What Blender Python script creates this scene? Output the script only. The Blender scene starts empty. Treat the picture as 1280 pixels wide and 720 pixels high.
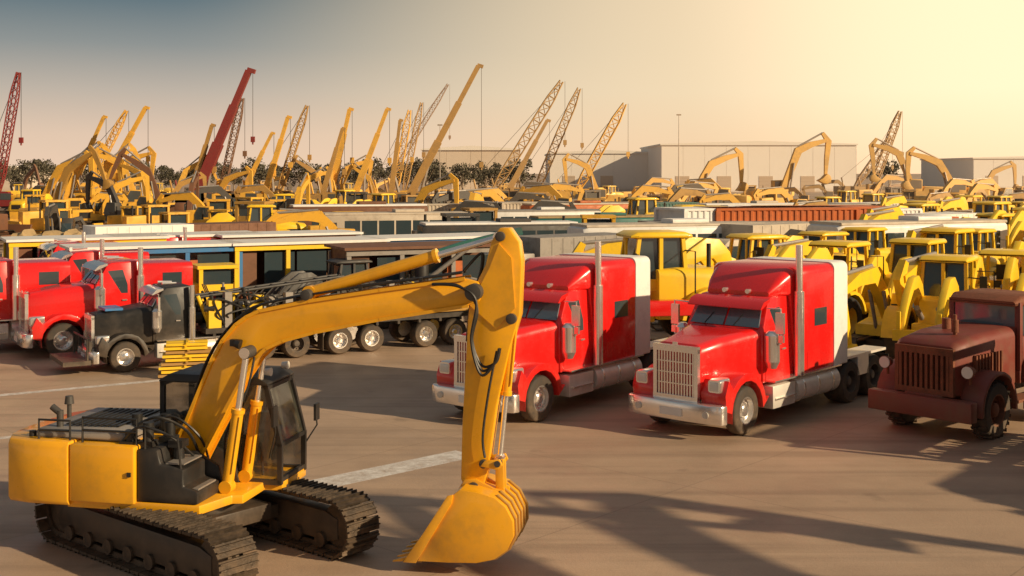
import bpy, bmesh, math, random
from mathutils import Vector, Matrix
R = random.Random(11)
scene = bpy.context.scene
COL = scene.collection
rad = math.radians

# ------------------------------------------------------------------ materials
def _n(nt, t, **kw):
    n = nt.nodes.new(t)
    for k, v in kw.items(): setattr(n, k, v)
    return n
def paint(name, col, rough=0.4, metal=0.0, coat=0.0, dirt=0.35, dust=0.5, nscale=2.5, dirtcol=(0.09,0.06,0.04), bump=0.0, spec=0.5, haze_fade=.6):
    m = bpy.data.materials.new(name); m.use_nodes = True
    nt = m.node_tree; L = nt.links; b = nt.nodes['Principled BSDF']
    b.inputs['Metallic'].default_value = metal
    b.inputs['Coat Weight'].default_value = coat
    b.inputs['Specular IOR Level'].default_value = spec
    tc = _n(nt,'ShaderNodeTexCoord')
    n1 = _n(nt,'ShaderNodeTexNoise'); n1.inputs['Scale'].default_value = nscale; n1.inputs['Detail'].default_value = 5; n1.inputs['Roughness'].default_value = .65
    L.new(tc.outputs['Object'], n1.inputs['Vector'])
    r1 = _n(nt,'ShaderNodeMapRange'); r1.inputs[1].default_value=.48; r1.inputs[2].default_value=.75; r1.inputs[3].default_value=0; r1.inputs[4].default_value=dirt
    L.new(n1.outputs[0], r1.inputs[0])
    geo = _n(nt,'ShaderNodeNewGeometry'); sep = _n(nt,'ShaderNodeSeparateXYZ'); L.new(geo.outputs['Position'], sep.inputs[0])
    r2 = _n(nt,'ShaderNodeMapRange'); r2.inputs[1].default_value=1.3; r2.inputs[2].default_value=0.0; r2.inputs[3].default_value=0; r2.inputs[4].default_value=dust
    L.new(sep.outputs[2], r2.inputs[0])
    mul = _n(nt,'ShaderNodeMath', operation='MULTIPLY'); L.new(r2.outputs[0], mul.inputs[0]); 
    r3 = _n(nt,'ShaderNodeMapRange'); r3.inputs[1].default_value=.3; r3.inputs[2].default_value=.65; r3.inputs[3].default_value=.3; r3.inputs[4].default_value=1
    L.new(n1.outputs[0], r3.inputs[0]); L.new(r3.outputs[0], mul.inputs[1])
    mx = _n(nt,'ShaderNodeMix', data_type='RGBA'); mx.inputs['A'].default_value=(*col,1); mx.inputs['B'].default_value=(*dirtcol,1)
    L.new(r1.outputs[0], mx.inputs['Factor'])
    mx2 = _n(nt,'ShaderNodeMix', data_type='RGBA'); mx2.inputs['B'].default_value=(.28,.19,.12,1)
    L.new(mx.outputs['Result'], mx2.inputs['A']); L.new(mul.outputs[0], mx2.inputs['Factor'])
    # aerial haze painted into the base colour, paler with distance and to the right
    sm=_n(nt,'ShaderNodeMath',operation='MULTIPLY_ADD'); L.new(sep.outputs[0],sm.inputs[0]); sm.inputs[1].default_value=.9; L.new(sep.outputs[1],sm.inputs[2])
    r5=_n(nt,'ShaderNodeMapRange'); r5.inputs[1].default_value=85; r5.inputs[2].default_value=400; r5.inputs[3].default_value=0; r5.inputs[4].default_value=haze_fade
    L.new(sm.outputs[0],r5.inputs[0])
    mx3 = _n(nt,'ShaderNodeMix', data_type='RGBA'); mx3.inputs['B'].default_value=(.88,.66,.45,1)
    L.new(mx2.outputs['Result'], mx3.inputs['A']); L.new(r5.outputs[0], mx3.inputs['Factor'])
    L.new(mx3.outputs['Result'], b.inputs['Base Color'])
    r4 = _n(nt,'ShaderNodeMapRange'); r4.inputs[1].default_value=.3; r4.inputs[2].default_value=.7; r4.inputs[3].default_value=rough*.75; r4.inputs[4].default_value=min(1,rough*1.4)
    L.new(n1.outputs[0], r4.inputs[0]); L.new(r4.outputs[0], b.inputs['Roughness'])
    if bump:
        n2=_n(nt,'ShaderNodeTexNoise'); n2.inputs['Scale'].default_value=25; n2.inputs['Detail'].default_value=3
        L.new(tc.outputs['Object'], n2.inputs['Vector'])
        bp=_n(nt,'ShaderNodeBump'); bp.inputs['Strength'].default_value=bump; bp.inputs['Distance'].default_value=.03
        L.new(n2.outputs[0], bp.inputs['Height']); L.new(bp.outputs[0], b.inputs['Normal'])
    return m
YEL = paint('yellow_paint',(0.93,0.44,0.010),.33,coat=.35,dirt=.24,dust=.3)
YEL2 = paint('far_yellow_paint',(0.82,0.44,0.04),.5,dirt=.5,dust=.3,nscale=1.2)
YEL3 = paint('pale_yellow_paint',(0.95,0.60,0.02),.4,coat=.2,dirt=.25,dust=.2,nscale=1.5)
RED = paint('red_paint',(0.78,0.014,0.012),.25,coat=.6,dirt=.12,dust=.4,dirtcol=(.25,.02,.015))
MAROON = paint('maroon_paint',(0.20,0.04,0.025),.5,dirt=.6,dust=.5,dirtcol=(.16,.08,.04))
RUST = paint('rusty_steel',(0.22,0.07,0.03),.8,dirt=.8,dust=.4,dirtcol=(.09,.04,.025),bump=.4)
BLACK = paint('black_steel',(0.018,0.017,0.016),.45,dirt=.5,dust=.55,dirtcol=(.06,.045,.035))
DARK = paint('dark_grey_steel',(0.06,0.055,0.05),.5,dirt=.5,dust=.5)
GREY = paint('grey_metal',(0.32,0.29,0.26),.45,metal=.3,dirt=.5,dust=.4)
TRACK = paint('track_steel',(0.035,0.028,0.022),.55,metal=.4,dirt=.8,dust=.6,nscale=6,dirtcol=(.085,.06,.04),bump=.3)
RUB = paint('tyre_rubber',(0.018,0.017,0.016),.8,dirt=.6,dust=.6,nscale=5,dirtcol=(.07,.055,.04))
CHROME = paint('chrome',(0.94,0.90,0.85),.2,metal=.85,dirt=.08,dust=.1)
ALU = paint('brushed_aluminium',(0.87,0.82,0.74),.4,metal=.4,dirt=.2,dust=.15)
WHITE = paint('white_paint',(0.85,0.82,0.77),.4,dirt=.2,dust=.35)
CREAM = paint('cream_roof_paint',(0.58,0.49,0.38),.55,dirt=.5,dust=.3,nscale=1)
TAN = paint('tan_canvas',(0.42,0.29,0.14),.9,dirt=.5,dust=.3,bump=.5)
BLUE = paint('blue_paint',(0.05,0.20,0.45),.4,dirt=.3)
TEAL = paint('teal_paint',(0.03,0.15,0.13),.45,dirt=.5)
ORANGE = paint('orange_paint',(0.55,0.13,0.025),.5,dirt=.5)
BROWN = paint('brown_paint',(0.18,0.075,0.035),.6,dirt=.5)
DKRED = paint('dark_red_paint',(0.24,0.02,0.02),.5,dirt=.3,haze_fade=.25)
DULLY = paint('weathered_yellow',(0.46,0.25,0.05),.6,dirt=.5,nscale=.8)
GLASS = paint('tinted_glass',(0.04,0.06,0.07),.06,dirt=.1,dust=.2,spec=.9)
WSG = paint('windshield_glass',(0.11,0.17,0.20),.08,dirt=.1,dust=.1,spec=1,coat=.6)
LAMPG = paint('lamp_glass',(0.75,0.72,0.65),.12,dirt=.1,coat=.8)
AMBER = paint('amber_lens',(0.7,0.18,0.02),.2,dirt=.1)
WALLW = paint('warehouse_white_cladding',(0.86,0.80,0.72),.7,dirt=.1,nscale=.08,dirtcol=(.6,.5,.4),haze_fade=.1)
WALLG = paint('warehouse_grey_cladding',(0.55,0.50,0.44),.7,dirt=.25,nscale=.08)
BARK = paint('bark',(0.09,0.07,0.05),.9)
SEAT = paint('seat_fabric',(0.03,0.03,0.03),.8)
def clear_glass():
    m=bpy.data.materials.new('cab_clear_glass'); m.use_nodes=True; b=m.node_tree.nodes['Principled BSDF']
    nt=m.node_tree
    n=_n(nt,'ShaderNodeTexNoise'); n.inputs['Scale'].default_value=3
    r=_n(nt,'ShaderNodeMapRange'); r.inputs[1].default_value=.35; r.inputs[2].default_value=.65; r.inputs[3].default_value=.3; r.inputs[4].default_value=.7
    nt.links.new(n.outputs[0],r.inputs[0]); nt.links.new(r.outputs[0],b.inputs['Alpha'])
    b.inputs['Base Color'].default_value=(.07,.07,.055,1); b.inputs['Roughness'].default_value=.04
    b.inputs['Specular IOR Level'].default_value=1
    return m
CGL = clear_glass()
def leafmat():
    m=bpy.data.materials.new('foliage'); m.use_nodes=True; nt=m.node_tree; b=nt.nodes['Principled BSDF']
    n=_n(nt,'ShaderNodeTexNoise'); n.inputs['Scale'].default_value=.6
    tc=_n(nt,'ShaderNodeTexCoord'); nt.links.new(tc.outputs['Object'],n.inputs['Vector'])
    c=_n(nt,'ShaderNodeValToRGB'); c.color_ramp.elements[0].color=(.08,.075,.05,1); c.color_ramp.elements[1].color=(.15,.125,.08,1)  # leaf tones lightened in the colour to stand for distance haze
    nt.links.new(n.outputs[0],c.inputs[0]); nt.links.new(c.outputs[0],b.inputs['Base Color']); b.inputs['Roughness'].default_value=.9
    return m
LEAF = leafmat()

# ------------------------------------------------------------------ mesh builder
class MB:
    def __init__(s): s.bm=bmesh.new(); s.mi=0
    def _f(s,vs):
        try:
            f=s.bm.faces.new(vs); f.material_index=s.mi; return f
        except ValueError: return None
    def box(s,c,d,rot=(0,0,0)):
        M=Matrix.Translation(Vector(c))@Matrix.Rotation(rot[2],4,'Z')@Matrix.Rotation(rot[1],4,'Y')@Matrix.Rotation(rot[0],4,'X')
        v=[s.bm.verts.new(M@Vector((x*d[0]/2,y*d[1]/2,z*d[2]/2))) for x in(-1,1) for y in(-1,1) for z in(-1,1)]
        for q in((0,1,3,2),(4,6,7,5),(0,4,5,1),(2,3,7,6),(0,2,6,4),(1,5,7,3)): s._f([v[i] for i in q])
        return s
    def bx(s,x0,x1,y0,y1,z0,z1): return s.box(((x0+x1)/2,(y0+y1)/2,(z0+z1)/2),(abs(x1-x0),abs(y1-y0),abs(z1-z0)))
    def rings(s,rs,cap=True,closed=False):
        V=[[s.bm.verts.new(Vector(p)) for p in r] for r in rs]; n=len(V[0])
        rng=range(len(V)) if closed else range(len(V)-1)
        for i in rng:
            a=V[i]; b=V[(i+1)%len(V)]
            for j in range(n): s._f([a[j],a[(j+1)%n],b[(j+1)%n],b[j]])
        if cap and not closed: s._f(list(reversed(V[0]))); s._f(V[-1])
        return s
    def cyl(s,p,q,r,r2=None,n=12):
        p=Vector(p);q=Vector(q);r2=r if r2 is None else r2
        d=(q-p).normalized(); a=d.orthogonal().normalized(); b=d.cross(a)
        f=lambda c,rr:[c+a*rr*math.cos(2*math.pi*i/n)+b*rr*math.sin(2*math.pi*i/n) for i in range(n)]
        return s.rings([f(p,r),f(q,r2)])
    def tube(s,pts,r,n=6):
        pts=[Vector(p) for p in pts]; rs=[]
        a=None
        for i,p in enumerate(pts):
            d=(pts[min(i+1,len(pts)-1)]-pts[max(i-1,0)]).normalized()
            a=d.orthogonal().normalized() if a is None else (a-d*a.dot(d)).normalized()
            b=d.cross(a); rs.append([p+a*r*math.cos(2*math.pi*k/n)+b*r*math.sin(2*math.pi*k/n) for k in range(n)])
        return s.rings(rs)
    def curve(s,pts,r,n=6,seg=6):
        P=[Vector(p) for p in pts]; P=[P[0]]+P+[P[-1]]; out=[]
        for i in range(1,len(P)-2):
            for k in range(seg):
                t=k/seg; a,b,c,d=P[i-1:i+3]
                out.append(.5*((2*b)+(c-a)*t+(2*a-5*b+4*c-d)*t*t+(3*b-a-3*c+d)*t**3))
        out.append(P[-2]); return s.tube(out,r,n)
    def prism(s,pts,a0,a1,axis='y'):
        f={'y':lambda p,a:(p[0],a,p[1]),'x':lambda p,a:(a,p[0],p[1]),'z':lambda p,a:(p[0],p[1],a)}[axis]
        return s.rings([[f(p,a0) for p in pts],[f(p,a1) for p in pts]])
    def loft(s,secs,n=4):
        rs=[]
        for sec in secs:
            x,w,z0,z1,r=sec[:5]; yc=sec[5] if len(sec)>5 else 0
            ring=[]
            rb=min(r,.05) if len(sec)<7 else sec[6]
            for (cy,cz,a0,rr) in((w-rb,z0+rb,-90,rb),(w-r,z1-r,0,r),(-w+r,z1-r,90,r),(-w+rb,z0+rb,180,rb)):
                for k in range(n+1):
                    a=rad(a0+90*k/n); ring.append((x,yc+cy+rr*math.cos(a),cz+rr*math.sin(a)))
            rs.append(ring)
        return s.rings(rs)
    def lathe(s,prof,n=24,c=(0,0,0)):
        rs=[[(c[0]+max(r,.001)*math.cos(2*math.pi*i/n),c[1]+y,c[2]+max(r,.001)*math.sin(2*math.pi*i/n)) for i in range(n)] for r,y in prof]
        return s.rings(rs)
    def obj(s,name,mat,parent=None,bevel=0,loc=(0,0,0),rz=0,sharp=35,label=None,kind=None):
        bmesh.ops.recalc_face_normals(s.bm,faces=s.bm.faces)
        if bevel:
            s.bm.normal_update()
            es=[e for e in s.bm.edges if len(e.link_faces)==2 and e.calc_face_angle(0)>rad(35)]
            bmesh.ops.bevel(s.bm,geom=es,offset=bevel,segments=2,affect='EDGES',clamp_overlap=True,profile=.5)
        me=bpy.data.meshes.new(name); s.bm.to_mesh(me); s.bm.free()
        for m in (mat if isinstance(mat,(list,tuple)) else [mat]): me.materials.append(m)
        for p in me.polygons: p.use_smooth=True
        me.set_sharp_from_angle(angle=rad(sharp))
        o=bpy.data.objects.new(name,me); COL.objects.link(o)
        o.location=loc; o.rotation_euler=(0,0,rz)
        if parent: o.parent=parent
        if label: o['label']=label
        if kind: o['kind']=kind
        return o
def empty(name,parent=None,loc=(0,0,0),rz=0,sc=1):
    e=bpy.data.objects.new(name,None); COL.objects.link(e); e.empty_display_size=.3
    e.location=loc; e.rotation_euler=(0,0,rz); e.scale=(sc,sc,sc)
    if parent: e.parent=parent
    return e
def root(name,label,cat,loc,rz,sc=1,group=None):
    e=empty(name,None,loc,rz,sc); e['label']=label; e['category']=cat
    if group: e['group']=group
    return e
MCACHE={}
def swapped(me,swap):
    if not any(m and m.name in swap for m in me.materials): return me
    key=(me.name,tuple(sorted((k,v.name) for k,v in swap.items())))
    if key not in MCACHE:
        c=me.copy()
        for i,m in enumerate(c.materials):
            if m and m.name in swap: c.materials[i]=swap[m.name]
        MCACHE[key]=c
    return MCACHE[key]
def dup(src,loc,rz,sc=None,label=None,swap=None,keep=None):
    def cp(o,par):
        n=o.copy(); COL.objects.link(n)
        if par: n.parent=par
        if swap and n.type=='MESH': n.data=swapped(o.data,swap)
        for c in o.children:
            if keep is None or keep(c): cp(c,n)
        return n
    n=cp(src,None); n.location=loc; n.rotation_euler=(0,0,rz)
    if sc: n.scale=(sc,sc,sc)
    if label: n['label']=label
    return n
def spot(b,d,z=0): return (b/1000*d,d,z)   # bearing (tan*1000) and distance across the yard

# ------------------------------------------------------------------ wheels
def wheel(parent,x,y,r,w,rimmat=CHROME,side=1,n=28,detail=True,tread=0):
    e=empty('wheel',parent,(x,y,r))
    t=MB(); ri=r*.58
    t.lathe([(ri,-w/2),(r*.90,-w/2),(r*.97,-w*.42),(r,-w*.3),(r,w*.3),(r*.97,w*.42),(r*.90,w/2),(ri,w/2),(ri*.98,0)],n)
    if tread:
        for i in range(tread):
            a=2*math.pi*i/tread
            for sgn in(-1,1):
                t.box((r*1.01*math.cos(a+sgn*.04),sgn*w*.25,r*1.01*math.sin(a+sgn*.04)),(r*.09,w*.46,r*.1),(0,-a,sgn*.4))
    t.obj('tyre',RUB,e)
    m=MB(); s=side
    m.lathe([(ri,-s*w*.4),(ri,s*w*.48),(ri*.9,s*w*.48),(ri*.85,s*w*.15),(ri*.5,s*w*.05),(ri*.42,s*w*.35),(ri*.3,s*w*.42),(0,s*w*.43)],n)
    if detail:
        for i in range(10):
            a=2*math.pi*i/10; p=(ri*.66*math.cos(a),s*w*.1,ri*.66*math.sin(a)); m.cyl(p,(p[0],s*w*.2,p[2]),ri*.05,n=6)
    m.obj('rim',rimmat,e,sharp=30)
    return e
def wheel1(parent,x,y,r,w,rimmat=DARK,side=1,n=16):
    t=MB(); ri=r*.55; s=side
    t.lathe([(ri,-w/2),(r*.92,-w/2),(r,-w*.3),(r,w*.3),(r*.92,w/2),(ri,w/2),(ri,0)],n)
    t.mi=1; t.lathe([(ri,-s*w*.4),(ri,s*w*.42),(ri*.8,s*w*.1),(ri*.3,s*w*.3),(0,s*w*.3)],n)
    return t.obj('wheel',[RUB,rimmat],parent,loc=(x,y,r))

# ------------------------------------------------------------------ tracks
def track(parent,L,r,w,x,y,rz=0,nsh=46,detail=True):
    half=L/2-r; per=4*half+2*math.pi*r; m=MB()
    def path(u):
        u%=per
        if u<2*half: 
            return (-half+u,2*r-(.035*math.sin(math.pi*u/(2*half)) if detail else 0),0)
        u-=2*half
        if u<math.pi*r: a=u/r; return (half+r*math.sin(a),r+r*math.cos(a),a)
        u-=math.pi*r
        if u<2*half: return (half-u,0,math.pi)
        u-=2*half; a=u/r; return (-half-r*math.sin(a),r-r*math.cos(a),math.pi+a)
    pitch=per/nsh
    for i in range(nsh):
        px,pz,a=path(i*pitch)
        M=(0,a,0)
        m.box((px,0,pz+.02),(pitch*.88,w,.035),M)
        if detail:
            nx,nz=math.sin(a),math.cos(a)
            for o in(-.3,.1): 
                m.box((px+nx*.03+o*pitch*math.cos(a),0,pz+.02+nz*.03-o*pitch*math.sin(a)),(.02,w*.98,.05),M)
            for sy in(-.12,.12):
                m.box((px-nx*.05,sy,pz+.02-nz*.05),(pitch*1.02,.04,.08),M)
    o=m.obj('track',TRACK,parent,loc=(x,y,0.03),rz=rz)
    f=MB(); f.prism([(-half,r*.55),(-half*.9,r*.4),(half*.9,r*.4),(half,r*.55),(half,r*1.3),(half*.85,r*1.5),(-half*.85,r*1.5),(-half,r*1.3)],-w*.22,w*.22)
    f.obj('track_frame',BLACK,o,bevel=.01 if detail else 0)
    if detail:
        for ex in(-half,half):
            k=MB(); k.lathe([(r*.25,-w*.2),(r*.84,-w*.16),(r*.84,-w*.05),(r*.7,0),(r*.84,w*.05),(r*.84,w*.16),(r*.25,w*.2)],22); k.obj('sprocket',TRACK,o,loc=(ex,0,r+.02))
        for i in range(7):
            k=MB(); k.lathe([(.02,-w*.3),(.11,-w*.3),(.11,-w*.18),(.08,-w*.1),(.08,w*.1),(.11,w*.18),(.11,w*.3),(.02,w*.3)],14)
            k.obj('roller',TRACK,o,loc=(-half*.82+i*half*1.64/6,0,.16))
    return o

# ================================================================== HERO EXCAVATOR
H=root('excavator','large yellow crawler excavator, bucket lowered to the concrete','excavator',(-4.68,18.0,0),rad(-12))
def hero():
    ga=rad(-28)
    gx,gy=-math.sin(ga),math.cos(ga)
    track(H,4.6,.39,.62,-gx*1.10+.06,-gy*1.10-.02,ga)
    track(H,4.6,.39,.62,gx*1.10+.06,gy*1.10-.02,ga)
    m=MB(); m.box((0,0,.5),(1.5,1.5,.24)); m.box((.5,0,.45),(.35,1.9,.2)); m.box((-.5,0,.45),(.35,1.9,.2)); m.cyl((0,0,.55),(0,0,.80),.62,n=28)
    m.obj('undercarriage',BLACK,H,bevel=.02,rz=ga)
    m=MB(); m.prism([(-1.5,-1.12),(.55,-1.12),(.75,-.5),(.9,-.45),(.9,.3),(1.18,.32),(1.18,1.28),(-1.5,1.28)],.80,.93,'z')
    m.obj('deck_frame',YEL,H,bevel=.015)
    m=MB()
    ring=lambda z,k:[(-1.45,-1.2*k),(-2.1,-1.2*k),(-2.45,-1.12*k),(-2.62,-.8*k),(-2.68,-.3),(-2.68,.3),(-2.62,.8*k),(-2.45,1.12*k),(-2.1,1.2*k),(-1.45,1.2*k)]
    m.rings([[(x,y,z) for x,y in ring(z,k)] for z,k in((.83,.96),(.90,1),(1.66,1),(1.74,.97))])
    m.obj('counterweight',YEL,H,bevel=.02)
    m=MB(); m.cyl((-2.2,-.9,1.74),(-2.2,-.9,1.82),.05); m.obj('lifting_eye',BLACK,H)
    m=MB(); m.bx(-1.435,-.42,-1.185,1.15,.90,1.72); d=m.obj('side_door',YEL,H,bevel=.03)
    m=MB(); m.bx(-.52,-.46,-1.205,-1.188,1.3,1.36); m.obj('door_latch',BLACK,d)
    m=MB(); m.prism([(-.41,.935),(.52,.935),(.52,1.12),(.30,1.18),(.30,1.42),(-.05,1.48),(-.10,1.68),(-.41,1.68)],-1.12,-.42)
    m.obj('fuel_tank',BLACK,H,bevel=.03)
    m=MB(); m.bx(.31,.50,-1.05,-.5,1.125,1.15); m.bx(.0,.28,-1.05,-.5,1.47,1.49); m.obj('step_plate',GREY,H)
    m=MB(); m.loft([(-2.2,.75,1.72,1.80,.06,-.1),(-2.1,.85,1.72,1.86,.08,-.1),(-.75,.85,1.72,1.89,.08,-.1),(-.62,.78,1.72,1.82,.06,-.1)]); m.obj('engine_hood',GREY,H,bevel=.01)
    m=MB()
    for i in range(9): m.bx(-1.75+i*.1,-1.70+i*.1,-.75,.45,1.895,1.915)
    m.obj('hood_grille',BLACK,H)
    m=MB()
    for x,y,h in((-.35,-.9,.32),(-.2,-.55,.26),(-.45,-.2,.3),(-.6,-.95,.2),(.05,-.75,.0),(-.75,-.5,.35)):
        m.cyl((x,y,1.46),(x,y,1.7+h),.08,n=12); m.bx(x-.12,x+.1,y-.1,y+.1,1.66,1.76)
    m.curve([(-.7,-1.0,1.75),(-.4,-1.05,1.98),(0,-.95,1.85),(.2,-.6,1.5)],.022); m.curve([(-.7,-.6,1.9),(-.3,-.7,2.05),(.0,-.4,1.8),(.1,-.2,1.4)],.022)
    m.curve([(-.6,-.3,1.9),(-.2,-.4,2.0),(.15,-.3,1.7),(.2,-.1,1.3)],.02)
    m.obj('engine_hose',BLACK,H)
    for pts in([[(-2.0,-1.05,1.72),(-2.0,-1.05,2.02),(-1.5,-1.05,2.02),(-1.5,-1.05,1.72)],[(-2.0,-1.05,1.87),(-1.5,-1.05,1.87)]],[[(-1.3,-1.05,1.7),(-1.3,-1.05,2.08),(-.45,-1.05,2.08),(-.45,-1.05,1.66)],[(-1.3,-1.05,1.9),(-.45,-1.05,1.9)]],[[(-.3,-1.08,1.6),(-.3,-1.08,2.0),(.2,-1.08,1.85),(.25,-1.08,1.42)]]):
        m=MB()
        for p in pts: m.tube(p,.018,8)
        m.obj('handrail',BLACK,H)
    m=MB(); m.cyl((-1.85,-.75,1.85),(-1.85,-.75,2.1),.05,n=14); m.cyl((-1.85,-.75,2.06),(-1.98,-.75,2.15),.05,n=14); m.obj('exhaust_pipe',DARK,H)
    m=MB(); m.cyl((-2.3,.2,1.74),(-2.3,.2,2.05),.035,n=12); m.cyl((-2.3,.2,2.0),(-2.3,.2,2.12),.075,.06,n=14); m.obj('air_intake',DARK,H)
    # cab
    CO=-.14
    m=MB()
    side=[(x+CO,z) for x,z in((-.62,.935),(-.62,2.36),(-.45,2.46),(.92,2.46),(1.08,2.36),(1.30,1.50),(1.30,.935))]
    def frame(y0,y1):
        n=len(side)
        for i in range(n):
            a=Vector((side[i][0],0,side[i][1])); b=Vector((side[(i+1)%n][0],0,side[(i+1)%n][1])); d=b-a
            ang=-math.atan2(d.z,d.x); c=(a+b)/2
            m.box((c.x,(y0+y1)/2,c.z),(d.length+.05,y1-y0,.075),(0,ang,0))
    frame(.26,.32); frame(1.20,1.26)
    for x,z in((-.62,2.36),(1.08,2.35),(1.30,1.5),(1.30,.97),(-.62,.97),(-.62,1.5)): m.bx(x+CO-.03,x+CO+.03,.32,1.20,z-.03,z+.03)
    m.bx(.06,.13,.26,.32,.97,2.43); m.bx(.06,.13,1.20,1.26,.97,2.43)
    m.bx(-.7,.1,.27,.31,.95,1.5); m.bx(-.78,-.74,.33,1.2,.95,1.8)
    cab=m.obj('cab',BLACK,H)
    m=MB(); m.prism([(x+CO,z) for x,z in((-.66,2.42),(-.48,2.52),(.94,2.52),(1.12,2.43),(1.12,2.39),(-.66,2.39))],.23,1.29); m.obj('cab_roof',BLACK,cab,bevel=.03)
    m=MB(); ins=[(x+CO,z) for x,z in((-.59,.97),(-.59,2.34),(-.44,2.42),(.90,2.42),(1.05,2.34),(1.27,1.50),(1.27,.97))]
    m.prism(ins,.285,.29); m.obj('cab_window',CGL,cab)
    m=MB(); m.prism(ins,1.23,1.235); m.obj('cab_window',CGL,cab)
    m=MB(); m.rings([[(1.07+CO,.33,2.34),(1.07+CO,1.19,2.34),(1.30+CO,1.19,1.53),(1.30+CO,.33,1.53)],[(1.075+CO,.33,2.34),(1.075+CO,1.19,2.34),(1.305+CO,1.19,1.53),(1.305+CO,.33,1.53)]])
    m.obj('windshield',CGL,cab)
    m=MB(); m.bx(-.1,.4,.5,.95,1.25,1.4); m.box((-.12,.72,1.75),(.12,.45,.75),(0,-.15,0)); m.bx(.0,.3,.55,.9,.95,1.25); m.bx(.5,.75,.38,.46,1.3,1.6)
    m.obj('driver_seat',SEAT,cab,bevel=.02)
    m=MB(); m.cyl((.75,.6,.95),(.7,.6,1.45),.02); m.obj('control_lever',SEAT,cab)
    m=MB(); m.tube([(1.0,.25,1.3),(1.12,.2,1.7),(1.1,.2,2.1)],.014); m.box((1.12,.17,1.95),(.04,.16,.3)); m.obj('mirror',BLACK,cab)
    m=MB(); m.tube([(1.16,1.26,1.3),(1.34,1.34,1.6),(1.30,1.34,1.9)],.014); m.box((1.32,1.37,1.8),(.04,.16,.26)); m.obj('mirror',BLACK,cab)
    for y in(.42,1.08): m=MB(); m.cyl((.86,y,2.57),(.96,y,2.57),.05,.065,n=14); m.obj('work_light',LAMPG,cab)
    for y in(-.34,.17):
        m=MB(); m.prism([(-.6,.93),(.55,.93),(.45,1.3),(.1,1.5),(-.35,1.45)],y,y+.07); m.obj('boom_bracket',BLACK,H,bevel=.015)
    out=[(-.42,1.12),(-.46,1.25),(-.13,1.85),(.27,2.76),(.47,3.12),(.68,3.36),(.85,3.48),(1.05,3.57),(1.8,3.73),(2.887,3.91),(4.15,4.10),(4.34,4.06),(4.42,3.92),(4.36,3.78),(4.2,3.72),(2.887,3.49),(1.9,3.28),(1.406,3.14),(1.15,3.02),(.97,2.85),(.76,2.55),(.25,1.62),(.0,1.15),(-.1,1.05),(-.3,1.03)]
    m=MB(); m.prism(out,-.22,.12)
    boom=m.obj('boom',YEL,H,bevel=.02)
    for y in(-.242,.122):
        m=MB()
        for seq in(out[1:11],out[14:23]):
            for a,b in zip(seq[:-1],seq[1:]):
                a=Vector((a[0],0,a[1]));b=Vector((b[0],0,b[1]));d=b-a;c=(a+b)/2
                m.box((c.x,y+.01,c.z),(d.length+.01,.02,.05),(0,-math.atan2(d.z,d.x),0))
        m.obj('boom_flange',YEL,boom)
    for x,z,r,w in((-.3,1.2,.11,.30),(.92,2.98,.09,.40),(4.30,3.92,.12,.32),(1.78,3.82,.08,.22)): 
        m=MB(); m.cyl((x,-.05-w,z),(x,-.05+w,z),r,n=20); m.obj('pivot_pin',DARK,boom,bevel=.01)
    m=MB()
    for y in(-.17,-.12,.02,.07): m.curve([(-.1,y,1.5),(.0,y,2.3),(.3,y,3.0),(.75,y,3.50),(1.2,y,3.70),(2.4,y,3.92),(3.6,y,4.10),(4.1,y,4.18)],.018)
    for k in range(3):
        y=-.31-.03*k; m.curve([(3.7,y+.05,4.02),(4.1,y,4.0),(4.35,y,3.7+.05*k),(4.28,y,3.25),(4.42,y,2.9-.06*k),(4.62,y,2.95),(4.68,y,3.15)],.02,seg=8)
    for k in range(2):
        y=-.24-.03*k; m.curve([(4.62,y,3.1),(4.5,y,2.5),(4.42,y,1.9),(4.45,y,1.6)],.016,seg=8)
    for k in range(2):
        y=-.1+.08*k; m.curve([(4.1,y,4.2),(4.35,y,4.45),(4.35,y,4.2),(4.2,y,3.7),(4.15,y,3.2)],.018,seg=8)
    m.curve([(1.0,-.28,2.9),(.9,-.34,2.4),(.6,-.36,1.8),(.55,-.3,1.3)],.018)
    m.obj('hydraulic_hose',BLACK,H)
    for x,z in((.08,2.35),(.55,3.25),(1.6,3.76),(2.6,3.93),(3.5,4.07)): m=MB(); m.box((x,-.05,z),(.05,.34,.06)); m.obj('hose_clamp',BLACK,boom)
    m=MB(); m.bx(.62,.72,-.3,-.22,3.05,3.15); m.cyl((.70,-.28,3.1),(.78,-.28,3.08),.06,.075,n=12); m.obj('boom_light',BLACK,boom)
    def hyd(p,q,rb,f=.58,name='hydraulic_cylinder'):
        p=Vector(p);q=Vector(q);mid=p.lerp(q,f)
        m=MB(); m.cyl(p,mid,rb,n=18); m.cyl(mid,mid+(q-p).normalized()*.06,rb*1.18,n=18); m.cyl(p+Vector((0,-rb,0)),p+Vector((0,rb,0)),rb*1.15,n=16)
        m.tube([p.lerp(q,.08)+Vector((rb*.9,-rb*.8,rb*.6)),p.lerp(q,.5)+Vector((rb*.9,-rb*.8,rb*.6))],.016)
        o=m.obj(name,YEL,H)
        m=MB(); m.cyl(mid,q,rb*.55,n=16); m.cyl(q+Vector((0,-rb,0)),q+Vector((0,rb,0)),rb*.95,n=16); m.obj('piston_rod',CHROME,o)
    for y in(-.38,.28): hyd((.62,y,1.02),(.92,y,2.98),.085,.55)
    hyd((1.78,-.05,3.84),(4.62,-.05,4.68),.09,.66)
    hyd((4.82,-.05,3.55),(4.62,-.05,1.55),.07,.52)
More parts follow.
